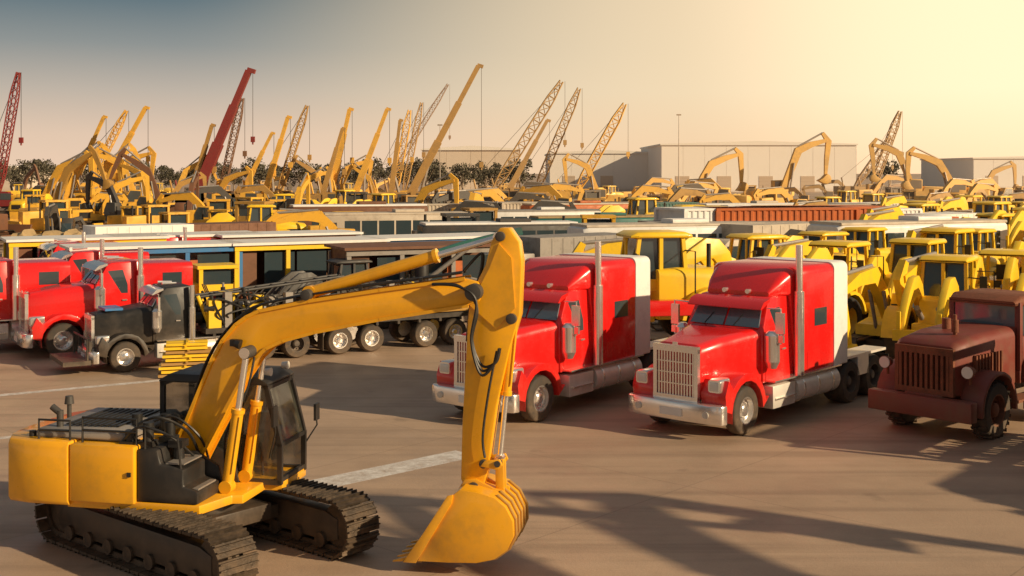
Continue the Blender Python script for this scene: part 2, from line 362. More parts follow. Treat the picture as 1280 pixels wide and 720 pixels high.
    arm=[(4.44,4.30),(4.52,4.62),(4.64,4.82),(4.78,4.82),(4.92,4.62),(4.96,4.35),(4.93,3.6),(4.78,3.1),(4.60,2.3),(4.47,1.4),(4.40,1.16),(4.28,1.08),(4.15,1.12),(4.08,1.26),(4.10,2.0),(4.15,2.9),(4.18,3.5),(4.22,3.85),(4.34,4.1)]
    m=MB(); m.prism(arm,-.18,.08); a=m.obj('arm',YEL,H,bevel=.02)
    for y in(-.202,.082): 
        m=MB(); m.prism([(4.22,3.72),(4.5,4.25),(4.64,4.6),(4.82,4.4),(4.87,3.7),(4.6,3.4)],y,y+.02); m.obj('arm_plate',YEL,a)
    for x,z,r in((4.66,4.70,.07),(4.82,3.55,.075),(4.28,1.16,.08),(4.42,1.5,.06)): m=MB(); m.cyl((x,-.25,z),(x,.15,z),r,n=18); m.obj('pivot_pin',DARK,a,bevel=.008)
    k=.86; ox,oz=4.28,1.17
    S=lambda pts:[(ox+(x-4.28)*k,oz+(z-1.17)*k) for x,z in pts]
    for y in(-.26,.12): 
        m=MB(); m.prism([(4.38,1.47),(4.44,1.55),(4.66,1.58),(4.70,1.5),(4.64,1.43)],y,y+.05); m.obj('bucket_linkage',YEL,H,bevel=.008)
    for y in(-.14,-.02): 
        m=MB(); m.prism([(4.57,1.56),(4.69,1.56),(4.70,1.08),(4.58,1.03)],y,y+.06); m.obj('bucket_linkage',YEL,H,bevel=.008)
    m=MB(); m.cyl((4.63,-.28,1.52),(4.63,.18,1.52),.045,n=14); m.obj('pivot_pin',DARK,H)
    bo=S([(4.02,1.12),(4.15,1.22),(4.40,1.20),(4.72,1.12),(4.90,.98),(5.02,.76),(5.03,.52),(4.93,.30),(4.72,.14),(4.42,.06),(3.95,.035),(3.45,.03)])
    th=.035; inn=[]; ctr=Vector(S([(4.35,.65)])[0])
    for i,(x,z) in enumerate(bo):
        a0=Vector(bo[max(i-1,0)]);a1=Vector(bo[min(i+1,len(bo)-1)]);d=(a1-a0).normalized(); nrm=Vector((d.y,-d.x)); 
        if nrm.dot(ctr-Vector((x,z)))<0: nrm=-nrm
        inn.append((x+nrm.x*th,z+nrm.y*th))
    m=MB(); BY0,BY1=-.55,.45
    m.prism(bo+inn[::-1],BY0,BY1)
    b=m.obj('bucket',YEL,H)
    for y in(BY0-.02,BY1-.01): 
        m=MB(); m.prism(S([(3.45,.03),(3.62,.40),(3.86,.82),(4.02,1.12)])+bo[1:],y,y+.03); m.obj('bucket_side',YEL,b,bevel=.006)
    for y in(BY0-.045,BY1+.015):
        m=MB(); m.prism(S([(3.2,.0),(3.42,.0),(4.02,1.0),(4.04,1.14),(3.95,1.12),(3.55,.5)]),y,y+.03); m.obj('side_cutter',YEL,b,bevel=.006)
    for y in(-.45,-.25,-.05,.15,.35):
        s=bo[3:11]; o2=[]
        for i,(x,z) in enumerate(s):
            d=(Vector((x,z))-ctr).normalized(); o2.append((x+d.x*.03,z+d.y*.03))
        m=MB(); m.prism(s+o2[::-1],y-.03,y+.03); m.obj('wear_strip',DULLY,b,bevel=.005)
    for y in(-.2,.1): m=MB(); m.prism(S([(4.02,1.05),(4.12,1.28),(4.32,1.30),(4.62,1.16),(4.80,1.12),(4.80,1.0),(4.4,1.1)]),y-.03,y+.03); m.obj('bucket_lug',YEL,b,bevel=.006)
    m=MB(); m.prism(S([(3.18,.0),(3.5,.0),(3.5,.06),(3.22,.03)]),BY0,BY1); m.obj('cutting_edge',DULLY,b)
    for i in range(5):
        m=MB(); y=-.48+i*.215; X=S([(3.3,0)])[0][0]; Z=S([(3.3,0)])[0][1]
        m.rings([[(X,y-.05,Z),(X,y+.05,Z),(X,y+.05,Z+.07),(X,y-.05,Z+.07)],[(X-.26,y-.025,Z-.03),(X-.26,y+.025,Z-.03),(X-.26,y+.025,Z-.015),(X-.26,y-.025,Z-.015)]]); m.obj('tooth',YEL,b,bevel=.005)
hero()

# ================================================================== SEMI TRUCK
def semi(name,label,cat,loc,rz,body=RED,sleeper=3.45,back=WHITE,sc=1,group=None,tail=8.1,stack=4.0):
    T=root(name,label,cat,loc,rz,sc,group)
    m=MB()
    for y in(-.42,.42): m.bx(-tail,-.4,y-.045,y+.045,.78,1.02)
    for x in(-.6,-2.4,-4.2,-5.4,-6.65,-tail+.1): m.bx(x-.06,x+.06,-.38,.38,.8,1.0)
    for x in(-1.15,-6.0,-7.3): m.cyl((x,-1.0,.52),(x,1.0,.52),.07)
    m.bx(-1.9,-.5,-.35,.35,.5,1.0)
    m.obj('chassis_frame',BLACK,T)
    m=MB(); m.prism([(-.22,-1.22),(-.08,-1.18),(0,-.95),(0.03,0),(0,.95),(-.08,1.18),(-.22,1.22),(-.28,1.2),(-.28,-1.2)],.36,.76,'z'); bp=m.obj('bumper',CHROME,T,bevel=.03)
    for y in(-.85,.85): m=MB(); m.cyl((.005,y,.56),(.03,y,.56),.075,n=16); m.obj('fog_light',LAMPG,bp)
    m=MB(); m.bx(.03,.04,-.28,.28,.46,.62); m.obj('licence_plate',WHITE,bp)
    m=MB(); m.loft([(-.22,.52,.80,1.86,.14,0,.05),(-.30,.58,.80,1.95,.18,0,.05),(-1.0,.68,.85,2.05,.20,0,.05),(-1.75,.86,.9,2.13,.20,0,.05),(-2.15,.96,.95,2.16,.18,0,.05)]); m.obj('hood',body,T)
    m=MB(); m.bx(-.24,-.14,-.56,-.47,.80,1.86); m.bx(-.24,-.14,.47,.56,.80,1.86); m.bx(-.24,-.13,-.56,.56,1.78,1.92); m.bx(-.24,-.13,-.56,.56,.76,.86)
    for i in range(13): y=-.43+i*.0717; m.bx(-.215,-.165,y-.018,y+.018,.86,1.78)
    for z in(1.1,1.33,1.56): m.bx(-.22,-.17,-.46,.46,z-.012,z+.012)
    m.bx(-.15,-.13,-.06,.06,1.93,1.99)
    gr=m.obj('grille',CHROME,T)
    m=MB(); m.bx(-.235,-.225,-.47,.47,.85,1.79); m.obj('radiator',DARK,gr)
    for s in(1,-1):
        pts=[]
        for k in range(13):
            a=rad(-8+ (188+8)*k/12); pts.append((-1.15+.78*math.cos(a)*1.0,.52+.80*math.sin(a)))
        outer=[(-.28,.62),(-.24,.95),(-.38,1.25)]+[p for p in pts if p[0]<-.55 and p[1]>.5]+[(-2.05,.72)]
        inner=[(-1.15+.64*math.cos(rad(180-195*k/10)),.50+.66*math.sin(rad(180-195*k/10))) for k in range(11)]
        inner=[(max(x,-1.86),z) for x,z in inner]
        prof=outer+inner+[(-.5,.55)]
        m=MB(); y0,y1=(.58,1.18) if s>0 else(-1.18,-.58)
        m.prism(prof,y0,y1); m.obj('front_fender',body,T,bevel=.06)
        m=MB(); m.loft([(-.62,.13,1.02,1.28,.06,s*.92),(-.28,.16,.98,1.28,.06,s*.92),(-.22,.15,1.0,1.26,.06,s*.92)]); hl=m.obj('headlight_housing',CHROME,T)
        m=MB(); m.bx(-.225,-.205,s*.92-.12,s*.92+.12,1.03,1.22); m.obj('headlight',LAMPG,hl,bevel=.008)
        m=MB(); m.bx(-.5,-.35,s*1.08,s*1.13,1.08,1.16); m.obj('turn_signal',AMBER,hl)
    m=MB(); m.rings([[(-2.10,y*.97,.95),(-2.10,y*.97,2.10),(-2.45,y*.90,2.70),(-2.6,y*.88,2.80),(-3.45,y*.92,2.84),(-3.45,y,.95)] for y in(-1.03,1.03)])
    cab=m.obj('cab',body,T,bevel=.05)
    for y0,y1 in((-.88,-.03),(.03,.88)):
        a=.90; m=MB()
        m.rings([[(-2.105+.012,y0,2.17),(-2.105+.012,y1,2.17),(-2.43+.012,y1*a,2.66),(-2.43+.012,y0*a,2.66)],[(-2.13,y0,2.17),(-2.13,y1,2.17),(-2.45,y1*a,2.66),(-2.45,y0*a,2.66)]])
        m.obj('windshield',WSG,cab)
    for y in(-.5,.25): m=MB(); m.tube([(-2.09,y,2.18),(-2.25,y+.15,2.42)],.01); m.obj('wiper',BLACK,cab)
    for s in(1,-1):
        m=MB(); Y=lambda z:s*(1.0-(z-.95)*.055+.022)
        P=[(-2.2,1.02),(-2.2,2.12),(-2.47,2.62),(-3.15,2.66),(-3.15,1.02)]
        m.rings([[(x,Y(z),z) for x,z in P],[(x,Y(z)-s*.03,z) for x,z in P]]); d=m.obj('door',body,T,bevel=.008)
        m=MB(); P=[(-2.3,1.85),(-2.27,2.12),(-2.50,2.55),(-3.08,2.58),(-3.08,1.85)]
        m.rings([[(x,Y(z)+s*.008,z) for x,z in P],[(x,Y(z)-s*.02,z) for x,z in P]]); m.obj('door_window',GLASS,d)
        m=MB(); m.bx(-3.05,-2.9,s*1.0,s*1.04,1.62,1.66); m.obj('door_handle',CHROME,d)
        m=MB(); m.tube([(-2.25,s*1.0,2.6),(-2.2,s*1.38,2.62),(-2.2,s*1.38,1.85),(-2.25,s*1.0,1.8)],.017,8); m.box((-2.2,s*1.36,2.3),(.07,.2,.46)); m.box((-2.2,s*1.36,1.96),(.07,.18,.16)); m.obj('mirror',CHROME,T)
        m=MB(); m.cyl((-2.2,s*1.16,1.45),(-2.2,s*1.16,2.02),.17,n=20); m.cyl((-2.2,s*1.16,2.02),(-2.2,s*1.16,2.12),.17,.08,n=20); m.cyl((-2.2,s*1.16,1.3),(-2.2,s*1.16,1.45),.1,.17,n=20); m.obj('air_cleaner',CHROME,T)
        if s>0:
            q=stack/4.0
            m=MB(); m.cyl((-3.42,s*1.17,1.0),(-3.42,s*1.17,2.9*q),.115,n=20); m.cyl((-3.42,s*1.17,2.9*q),(-3.42,s*1.17,3.95*q),.08,n=16); m.obj('exhaust_stack',CHROME,T)
        m=MB(); m.loft([(-3.3,.33,.36,.98,.3,s*.90,.3),(-5.35,.33,.36,.98,.3,s*.90,.3)],6); ft=m.obj('fuel_tank',ALU,T)
        for x in(-3.6,-4.3,-5.0): m=MB(); m.loft([(x-.03,.34,.35,.99,.3,s*.90,.3),(x+.03,.34,.35,.99,.3,s*.90,.3)],6); m.obj('tank_strap',CHROME,ft)
        m=MB(); m.bx(-3.2,-2.2,s*.8,s*1.19,.40,.9); m.obj('step_box',ALU,T,bevel=.02)
        m=MB(); m.bx(-5.4,-2.2,s*1.0,s*1.24,.985,1.02); m.obj('step',CHROME,T)
        m=MB(); m.bx(-3.15,-2.3,s*1.19,s*1.25,.60,.63); m.obj('step',CHROME,T)
        m=MB(); m.bx(-tail-.02,-tail+.0,s*.65,s*1.2,.2,.95); m.obj('mudflap',RUB,T)
        m=MB(); m.bx(-7.95,-5.45,s*.62,s*1.2,1.08,1.14); m.bx(-6.95,-6.35,s*1.0,s*1.2,.62,1.08); m.obj('rear_fender',ALU if body is RED else BLACK,T)
    m=MB(); m.prism([(-2.22,2.72),(-2.08,2.58),(-2.11,2.56),(-2.48,2.72),(-2.48,2.78)],-.95,.95); m.obj('sun_visor',body if sleeper>3 else CHROME,cab)
    for y in(-.3,.3): m=MB(); m.cyl((-3.1,y,2.9),(-2.6,y,2.9),.03,.055,n=10); m.obj('air_horn',CHROME,cab)
    if sleeper:
        zt=sleeper
        m=MB()
        if zt>3: m.loft([(-2.70,.80,2.80,2.90,.05),(-2.95,.92,2.80,3.14,.14),(-3.3,1.02,2.80,3.38,.2),(-3.47,1.06,1.0,zt-.03,.2)]); 
        m.loft([(-3.47,1.12,1.0,zt-.03,.2),(-3.6,1.20,1.0,zt,.2),(-5.05,1.20,1.0,zt,.2)])
        sl=m.obj('sleeper',body,T)
        for s in(1,-1): m=MB(); m.bx(-4.35,-3.75,s*1.195,s*1.207,1.12,1.5); m.obj('sleeper_hatch',body,sl)
        m=MB(); m.bx(-4.7,-4.1,1.195,1.207,2.05,2.45); m.obj('sleeper_window',GLASS,sl)
        if back:
            m=MB(); m.loft([(-5.06,1.215,1.0,zt+.02,.16),(-5.75,1.215,1.0,zt+.02,.16)]); m.obj('rear_fairing',back,T)
    m=MB(); m.cyl((-6.6,0,1.03),(-6.6,0,1.13),.5,n=24); m.bx(-7.2,-6.0,-.5,.5,1.025,1.07); m.obj('fifth_wheel',DARK,T)
    m=MB()
    for k in range(3): m.curve([(-5.76,-.2+k*.2,1.9),(-5.95,-.2+k*.2,1.5),(-6.2,-.1+k*.1,1.4),(-6.5,0,1.2)],.02)
    m.obj('air_line',[BLACK],T)
    for s in(1,-1):
        wheel(T,-1.15,s*1.0,.52,.30,CHROME,s)
        for x in(-6.0,-7.3): wheel(T,x,s*.92,.52,.56,DARK,s)
    return T
TR=semi('semi_truck','red semi truck with tall sleeper, chrome grille and stack','truck',(3.38,25.45,0),rad(228.6),group='parked semi trucks')
T2=dup(TR,(-.95,26.7,0),rad(232.5),label='red semi truck with white fairing behind the excavator arm')

LT=semi('semi_truck','red semi truck with low sleeper, parked in a line','truck',(-15.1,36.6,0),rad(211),sleeper=2.75,back=None,sc=1.0,group='parked semi trucks',stack=3.3)
for (x,y,a) in((-17.9,41.3,211),(-20.3,46.2,212),(-19.0,36.6,213),(-17.5,50.5,212)): dup(LT,(x,y,0),rad(a))
# ------------------------------------------------ dark flatbed rig truck
DT=semi('flatbed_truck','black and chrome truck carrying dark drilling equipment on long bed','truck',(-12.1,33.9,0),rad(211),body=BLACK,sleeper=0,back=None,sc=.82,tail=8.3,stack=2.9)
def rig(T):
    m=MB(); m.bx(-15.5,-3.9,-1.2,1.2,1.12,1.3)
    for x in[-4.2-i*.9 for i in range(13)]: m.bx(x-.05,x+.05,-1.24,1.24,1.0,1.12)
    m.obj('deck',BLACK,T)
    for x in(-9.0,-10.3,-12.6,-13.9):
        for s in(1,-1): wheel(T,x,s*.95,.52,.5,CHROME,s)
    rr=random.Random(4)
    m=MB()
    for mi,nn in((0,80),(1,22),(2,10),(3,12)):
        m.mi=mi
        for i in range(nn):
            x=rr.uniform(-13.6,-4.0); y=rr.uniform(-1,1.1); h=rr.uniform(.2,1.25)
            if rr.random()<.35: m.bx(x-rr.uniform(.1,.3),x+rr.uniform(.1,.3),y-.15,y+.15,1.3,1.3+h)
            elif rr.random()<.5: m.cyl((x,y,1.3+h*.6),(x+rr.uniform(.3,.9),y+rr.uniform(-.2,.2),1.3+h*.6),rr.uniform(.08,.22),n=12)
            else: m.cyl((x,y,1.3),(x+rr.uniform(-.6,.6),y,1.3+h*1.2),rr.uniform(.03,.10),n=8)
    m.mi=0
    for i in range(30):
        x=rr.uniform(-13.5,-4); m.curve([(x,rr.uniform(.6,1.1),1.4),(x+.4,1.15,rr.uniform(1.7,2.6)),(x-.6,1.1,rr.uniform(1.7,2.4)),(x-1,1.0,1.4)],.035)
    m.obj('drilling_machinery',[BLACK,GREY,RUST,YEL3],T)
    m=MB()
    for k in range(2):
        for y in(-.35,.35):
            m.tube([(-3.9,y,1.9+.45*k),(-9.5,y,2.4+.45*k)],.05,8)
    for i in range(10):
        x=-3.9-i*.58; z=1.9+i*.052
        m.tube([(x,-.35,z),(x-.5,-.35,z+.5)],.025,5); m.tube([(x,.35,z),(x-.5,.35,z+.5)],.025,5); m.tube([(x,-.35,z+.45),(x-.1,.35,z+.45)],.025,5)
    m.obj('lattice_mast',DARK,T)
    m=MB(); m.bx(-12.2,-9.2,1.0,1.24,1.34,1.62); m.obj('side_locker',YEL,T,bevel=.02)
    m=MB(); m.bx(-15.2,-12.6,1.0,1.24,1.34,1.5); m.obj('side_locker',DULLY,T,bevel=.02)
    m=MB(); m.bx(-8.6,-5.0,1.22,1.27,1.08,1.2); m.obj('side_rail',YEL,T)
    m=MB(); m.bx(.0,.9,-1.2,1.2,.35,.5); m.bx(-.1,.0,-.9,-.8,.4,1.1); m.bx(-.1,.0,.8,.9,.4,1.1); m.tube([(.1,-1.1,.5),(.1,-1.1,1.2),(.1,1.1,1.2),(.1,1.1,.5)],.04); m.obj('push_bar',BLACK,T)
    m=MB(); m.bx(-1.2,-.6,-.55,.55,2.06,2.14); m.obj('hood_stripe',BLUE,T)
    m=MB()
    for i in range(5): m.cyl((-13.8,-.6+i*.3,1.45),(-15.4,-.6+i*.3,1.45),.11,n=10)
    m.obj('drill_pipe',DARK,T)
rig(DT)
s=root('bar_stack','stack of yellow steel channel bars on the concrete','building material',(-8.9,33.0,0),rad(15))
q=random.Random(3)
for k in range(9):
    m=MB(); o=q.uniform(-.08,.08)
    for j in(-1,1): m.box((o,j*.2,.07+k*.105),(1.5-.05*k,.26,.07),(0,0,q.uniform(-.05,.05)))
    m.box((o,0,.12+k*.105),(.06,.8,.03)); m.obj('steel_bar',YEL3 if k%3 else DULLY,s)

# ================================================================== OLD MAROON TRACTOR
def oldtruck():
    T=root('old_tractor','old maroon rusty tractor with slatted radiator and roofed cab','tractor',(8.55,25.3,0),rad(222),1.08)
    m=MB(); m.bx(0,-.25,-1.1,1.1,.42,.82); m.bx(-.2,-4.4,-.4,.4,.6,.85); m.obj('bumper_frame',MAROON,T,bevel=.03)
    m=MB(); m.loft([(-.30,.62,.85,1.80,.12),(-.4,.68,.85,1.88,.18),(-1.2,.72,.85,1.98,.2),(-2.5,.76,.85,2.02,.2)]); h=m.obj('hood',MAROON,T)
    m=MB()
    for i in range(10): y=-.5+i*.111; m.bx(-.30,-.22,y-.028,y+.028,.95,1.62)
    m.bx(-.31,-.22,-.62,.62,1.62,1.76); m.bx(-.31,-.22,-.62,.62,.84,.95); m.bx(-.31,-.22,-.62,-.54,.95,1.62); m.bx(-.31,-.22,.54,.62,.95,1.62); m.obj('grille',RUST,h)
    m=MB()
    for i in range(9): m.bx(-.9-i*.13,-.85-i*.13,.70,.775,1.1,1.6)
    m.obj('hood_louvre',RUST,h)
    for s in(1,-1):
        out=[(-1.1+.74*math.cos(rad(-5+190*k/12)),.55+.76*math.sin(rad(-5+190*k/12))) for k in range(13)]
        inn=[(-1.1+.66*math.cos(rad(185-190*k/12)),.55+.68*math.sin(rad(185-190*k/12))) for k in range(13)]
        m=MB(); m.prism(out+inn,s*.66,s*1.14); m.obj('fender',MAROON,T,bevel=.02)
        m=MB(); m.cyl((-.45,s*.88,1.35),(-.28,s*.88,1.35),.09,.13,n=18); m.cyl((-.4,s*.88,1.1),(-.4,s*.88,1.3),.03); hh=m.obj('headlight_housing',RUST,T)
        m=MB(); m.cyl((-.28,s*.88,1.35),(-.262,s*.88,1.35),.115,n=18); m.obj('headlight',LAMPG,hh)
        wheel(T,-1.1,s*.92,.55,.34,RUST,s,tread=22); wheel(T,-3.9,s*1.05,.80,.5,RUST,s,tread=26)
        m=MB(); m.prism([(-2.9,.7),(-2.95,1.45),(-3.2,1.72),(-4.6,1.72),(-4.8,1.5),(-4.8,1.42),(-4.55,1.62),(-3.25,1.62),(-3.05,1.4),(-3.0,.7)],s*.78,s*1.32); m.obj('rear_fender',MAROON,T,bevel=.02)
        m=MB(); m.bx(-2.9,-1.75,s*.78,s*1.15,.6,.66); m.obj('running_board',RUST,T)
    m=MB()
    for x in(-2.75,-4.0):
        for y in(-.72,.72): m.bx(x-.06,x+.06,y-.06,y+.06,.9,2.5)
    m.bx(-4.1,-2.68,-.78,.78,.85,1.1); m.bx(-2.81,-2.69,-.72,.72,1.1,2.0); m.bx(-4.06,-3.96,-.72,.72,1.1,1.95); m.bx(-4.0,-2.75,.70,.78,1.1,1.8); m.bx(-4.0,-2.75,-.78,-.70,1.1,1.8)
    c=m.obj('cab_frame',MAROON,T,bevel=.01)
    m=MB(); m.loft([(-4.15,.72,2.44,2.54,.08),(-4.0,.80,2.42,2.62,.12),(-2.85,.80,2.42,2.62,.12),(-2.6,.72,2.42,2.52,.06)]); m.obj('cab_roof',RUST,c)
    for s in(1,-1): m=MB(); m.bx(-3.95,-2.8,s*.72,s*.735,1.81,2.43); m.obj('cab_window',GLASS,c)
    m=MB(); m.bx(-2.74,-2.72,-.66,.66,2.0,2.43); m.obj('windshield',WSG,c)
    m=MB(); m.cyl((-1.0,.25,1.8),(-1.0,.25,2.35),.04); m.cyl((-1.0,.25,2.0),(-1.0,.25,2.25),.07); m.obj('exhaust_pipe',RUST,T)
    m=MB(); m.cyl((-1.5,-.2,1.9),(-1.5,-.2,2.2),.09); m.obj('air_filter',RUST,T)
    return T
OT=oldtruck()
def implement(loc,rz):
    T=root('seed_drill','rusty seed drill with tall hopper frame and rollers','farm implement',loc,rz)
    m=MB()
    for y in(-.9,0,.9): m.bx(-1.5,1.5,y-.06,y+.06,.9,1.05)
    for x in(-1.4,-.5,.5,1.4): m.bx(x-.06,x+.06,-1,1,1.05,1.2)
    for x in(-1.4,1.4):
        for y in(-.9,.9): m.bx(x-.06,x+.06,y-.06,y+.06,.3,2.6)
    m.bx(-1.5,1.5,-.96,-.84,2.5,2.65); m.bx(-1.5,1.5,.84,.96,2.5,2.65)
    m.obj('frame',RUST,T,bevel=.01)
    m=MB(); m.prism([(-.8,2.4),(.8,2.4),(.5,1.5),(-.5,1.5)],-1.3,1.3,'x'); m.obj('hopper',RUST,T,bevel=.02)
    for z in(.25,.62):
        for y in(-.8,.8):
            m=MB(); m.cyl((-1.3,y,z),(1.3,y,z),.12,n=12)
            for i in range(14): m.cyl((-1.3+i*.2,y,z),(-1.27+i*.2,y,z),.22,n=12)
            m.obj('roller',RUST,T)
    m=MB()
    for i in range(10): m.curve([(-1.2+i*.27,-.6,1.5),(-1.2+i*.27,-.95,1.2),(-1.2+i*.27,-.9,.6)],.035)
    m.obj('seed_tube',BLACK,T)
implement((11.55,23.5,0),rad(48))

# ================================================================== WHEEL LOADER
def loader(name,label,loc,rz,sc=1,mat=YEL3,group='parked wheel loaders',hi=0.0,trim=False,buck=True,cabin=True):
    T=root(name,label,'loader',loc,rz,sc,group)
    m=MB(); m.loft([(-3.55,.70,1.0,1.65,.2),(-3.3,.9,.8,1.95,.28),(-2.2,.98,.8,2.12,.28),(-1.2,.98,.8,2.15,.25),(-.6,.9,.8,2.1,.15)]); b=m.obj('engine_body',mat,T)
    for s in(1,-1): m=MB(); m.bx(-3.05,-2.2,s*.94,s*.985,1.1,1.65); m.obj('radiator_grille',BLACK,b)
    m=MB(); m.bx(-3.58,-3.5,-.5,.5,1.1,1.55); m.obj('radiator_grille',BLACK,b)
    if trim:
        for s in(1,-1): m=MB(); m.bx(-3.3,.9,s*.99,s*1.38,.95,1.35); m.obj('side_skirt',RED,T,bevel=.03)
    m=MB(); m.bx(-.6,1.6,-.55,.55,.7,1.25); m.prism([(.2,1.2),(1.5,1.2),(1.3,1.9),(.8,2.0)],-.4,.4); m.obj('front_frame',mat,T,bevel=.03)
    w=.66
    m=MB()
    for x,xt in((-1.45,-1.35),(.05,-.15)):
        for y in(-w,w): m.rings([[(x-.05,y-.05,1.6),(x+.05,y-.05,1.6),(x+.05,y+.05,1.6),(x-.05,y+.05,1.6)],[(xt-.05,y*.92-.05,2.95),(xt+.05,y*.92-.05,2.95),(xt+.05,y*.92+.05,2.95),(xt-.05,y*.92+.05,2.95)]])
    m.bx(-1.5,.1,-w-.05,w+.05,1.55,1.85)
    if cabin:
        for s in(1,-1): m.bx(-.78,-.68,s*(w-.06),s*(w+.03),1.7,2.95)
        m.bx(.0,.06,-.05,.05,1.8,2.9)
    c=m.obj('cab',mat,T)
    m=MB(); m.loft([(-1.6,.68,2.93,3.02,.06),(-1.4,.74,2.93,3.09,.1),(-.1,.74,2.93,3.09,.1),(.1,.68,2.93,3.0,.05)]); m.obj('cab_roof',mat,c)
    if cabin: m=MB(); m.rings([[(-1.42,-.62,1.84),(.02,-.62,1.84),(.02,.62,1.84),(-1.42,.62,1.84)],[(-1.33,-.57,2.94),(-.17,-.57,2.94),(-.17,.57,2.94),(-1.33,.57,2.94)]]); m.obj('cab_window',GLASS,c)
    m=MB(); m.bx(-.9,-.5,-.3,.3,1.8,2.1); m.bx(-1.0,-.88,-.3,.3,1.9,2.6); m.obj('seat',SEAT,c)
    for y in(-.5,.5):
        m=MB(); m.prism([(.6,1.85),(.8,2.15+hi*.5),(1.25,2.3+hi*.9),(1.8,2.2+hi*1.1),(2.4,1.7+hi*1.3),(2.85,1.05+hi*1.7),(3.08,.45+hi*1.8),(2.85,.4+hi*1.8),(2.52,.9+hi*1.5),(2.0,1.5+hi),(1.5,1.78+hi*.7),(.9,1.62)],y-.10,y+.10); m.obj('lift_arm',mat,T,bevel=.02)
        m=MB(); m.cyl((.9,y*.6,1.1),(2.0,y*.6,1.4+hi),.08); m.obj('hydraulic_cylinder',GREY,T)
    if buck:
        z=hi*1.8; bo=[(3.9,.05),(3.1,.05),(2.9,.3),(2.93,.7),(3.2,.98),(3.25,.93),(3.03,.68),(3.0,.33),(3.15,.12),(3.9,.1)]
        m=MB(); m.prism([(a,b+z) for a,b in bo],-1.3,1.3)
        for y in(-1.3,1.26): m.prism([(a,b+z) for a,b in((3.8,.06),(3.1,.06),(2.92,.3),(2.95,.7),(3.2,.96))],y,y+.04)
        m.obj('bucket',mat,T)
    else:
        z=hi*1.8
        m=MB(); m.bx(2.85,3.1,-.7,.7,.3+z,.6+z); m.bx(2.95,3.05,-.6,-.5,.3+z,1.1+z); m.bx(2.95,3.05,.5,.6,.3+z,1.1+z); m.obj('quick_coupler',mat,T)
    for s in(1,-1):
        for cx in(1.0,-2.0):
            m=MB(); pr=[(cx+.92*math.cos(rad(5+165*k/9)),.75+.92*math.sin(rad(5+165*k/9))) for k in range(10)]; pi=[(cx+.82*math.cos(rad(170-165*k/9)),.75+.82*math.sin(rad(170-165*k/9))) for k in range(10)]
            m.prism(pr+pi,s*.72,s*1.34); m.obj('fender',mat,T)
            wheel1(T,cx,s*1.02,.75,.55,mat,s,22)
    m=MB(); m.cyl((-2.2,.3,2.1),(-2.2,.3,2.75),.06); m.obj('exhaust_pipe',BLACK,T)
    m=MB(); m.tube([(-1.5,.95,1.2),(-1.5,1.15,1.2),(-1.5,1.15,2.6),(-1.4,.68,2.6)],.02); m.obj('handrail',BLACK,T)
    m=MB(); m.tube([(-.1,.66,2.5),(.15,1.1,2.5)],.02); m.box((.15,1.15,2.4),(.05,.2,.35)); m.obj('mirror',BLACK,T)
    return T
LD=loader('wheel_loader','yellow wheel loader parked in tight row of loaders',(9.4,48,0),rad(205))
L0=loader('wheel_loader','yellow wheel loader with red side skirts behind red semi trucks',(3.7,38.6,0),rad(192),1.2,trim=True)
LN=loader('wheel_loader','yellow wheel loader with empty curved lift arms',(12.8,35.6,0),rad(238),1.0,buck=False,hi=.35)
LH=loader('wheel_loader','open cab yellow wheel loader with lift arms raised',(15.6,38.2,0),rad(240),1.0,hi=.75,buck=False,cabin=False)

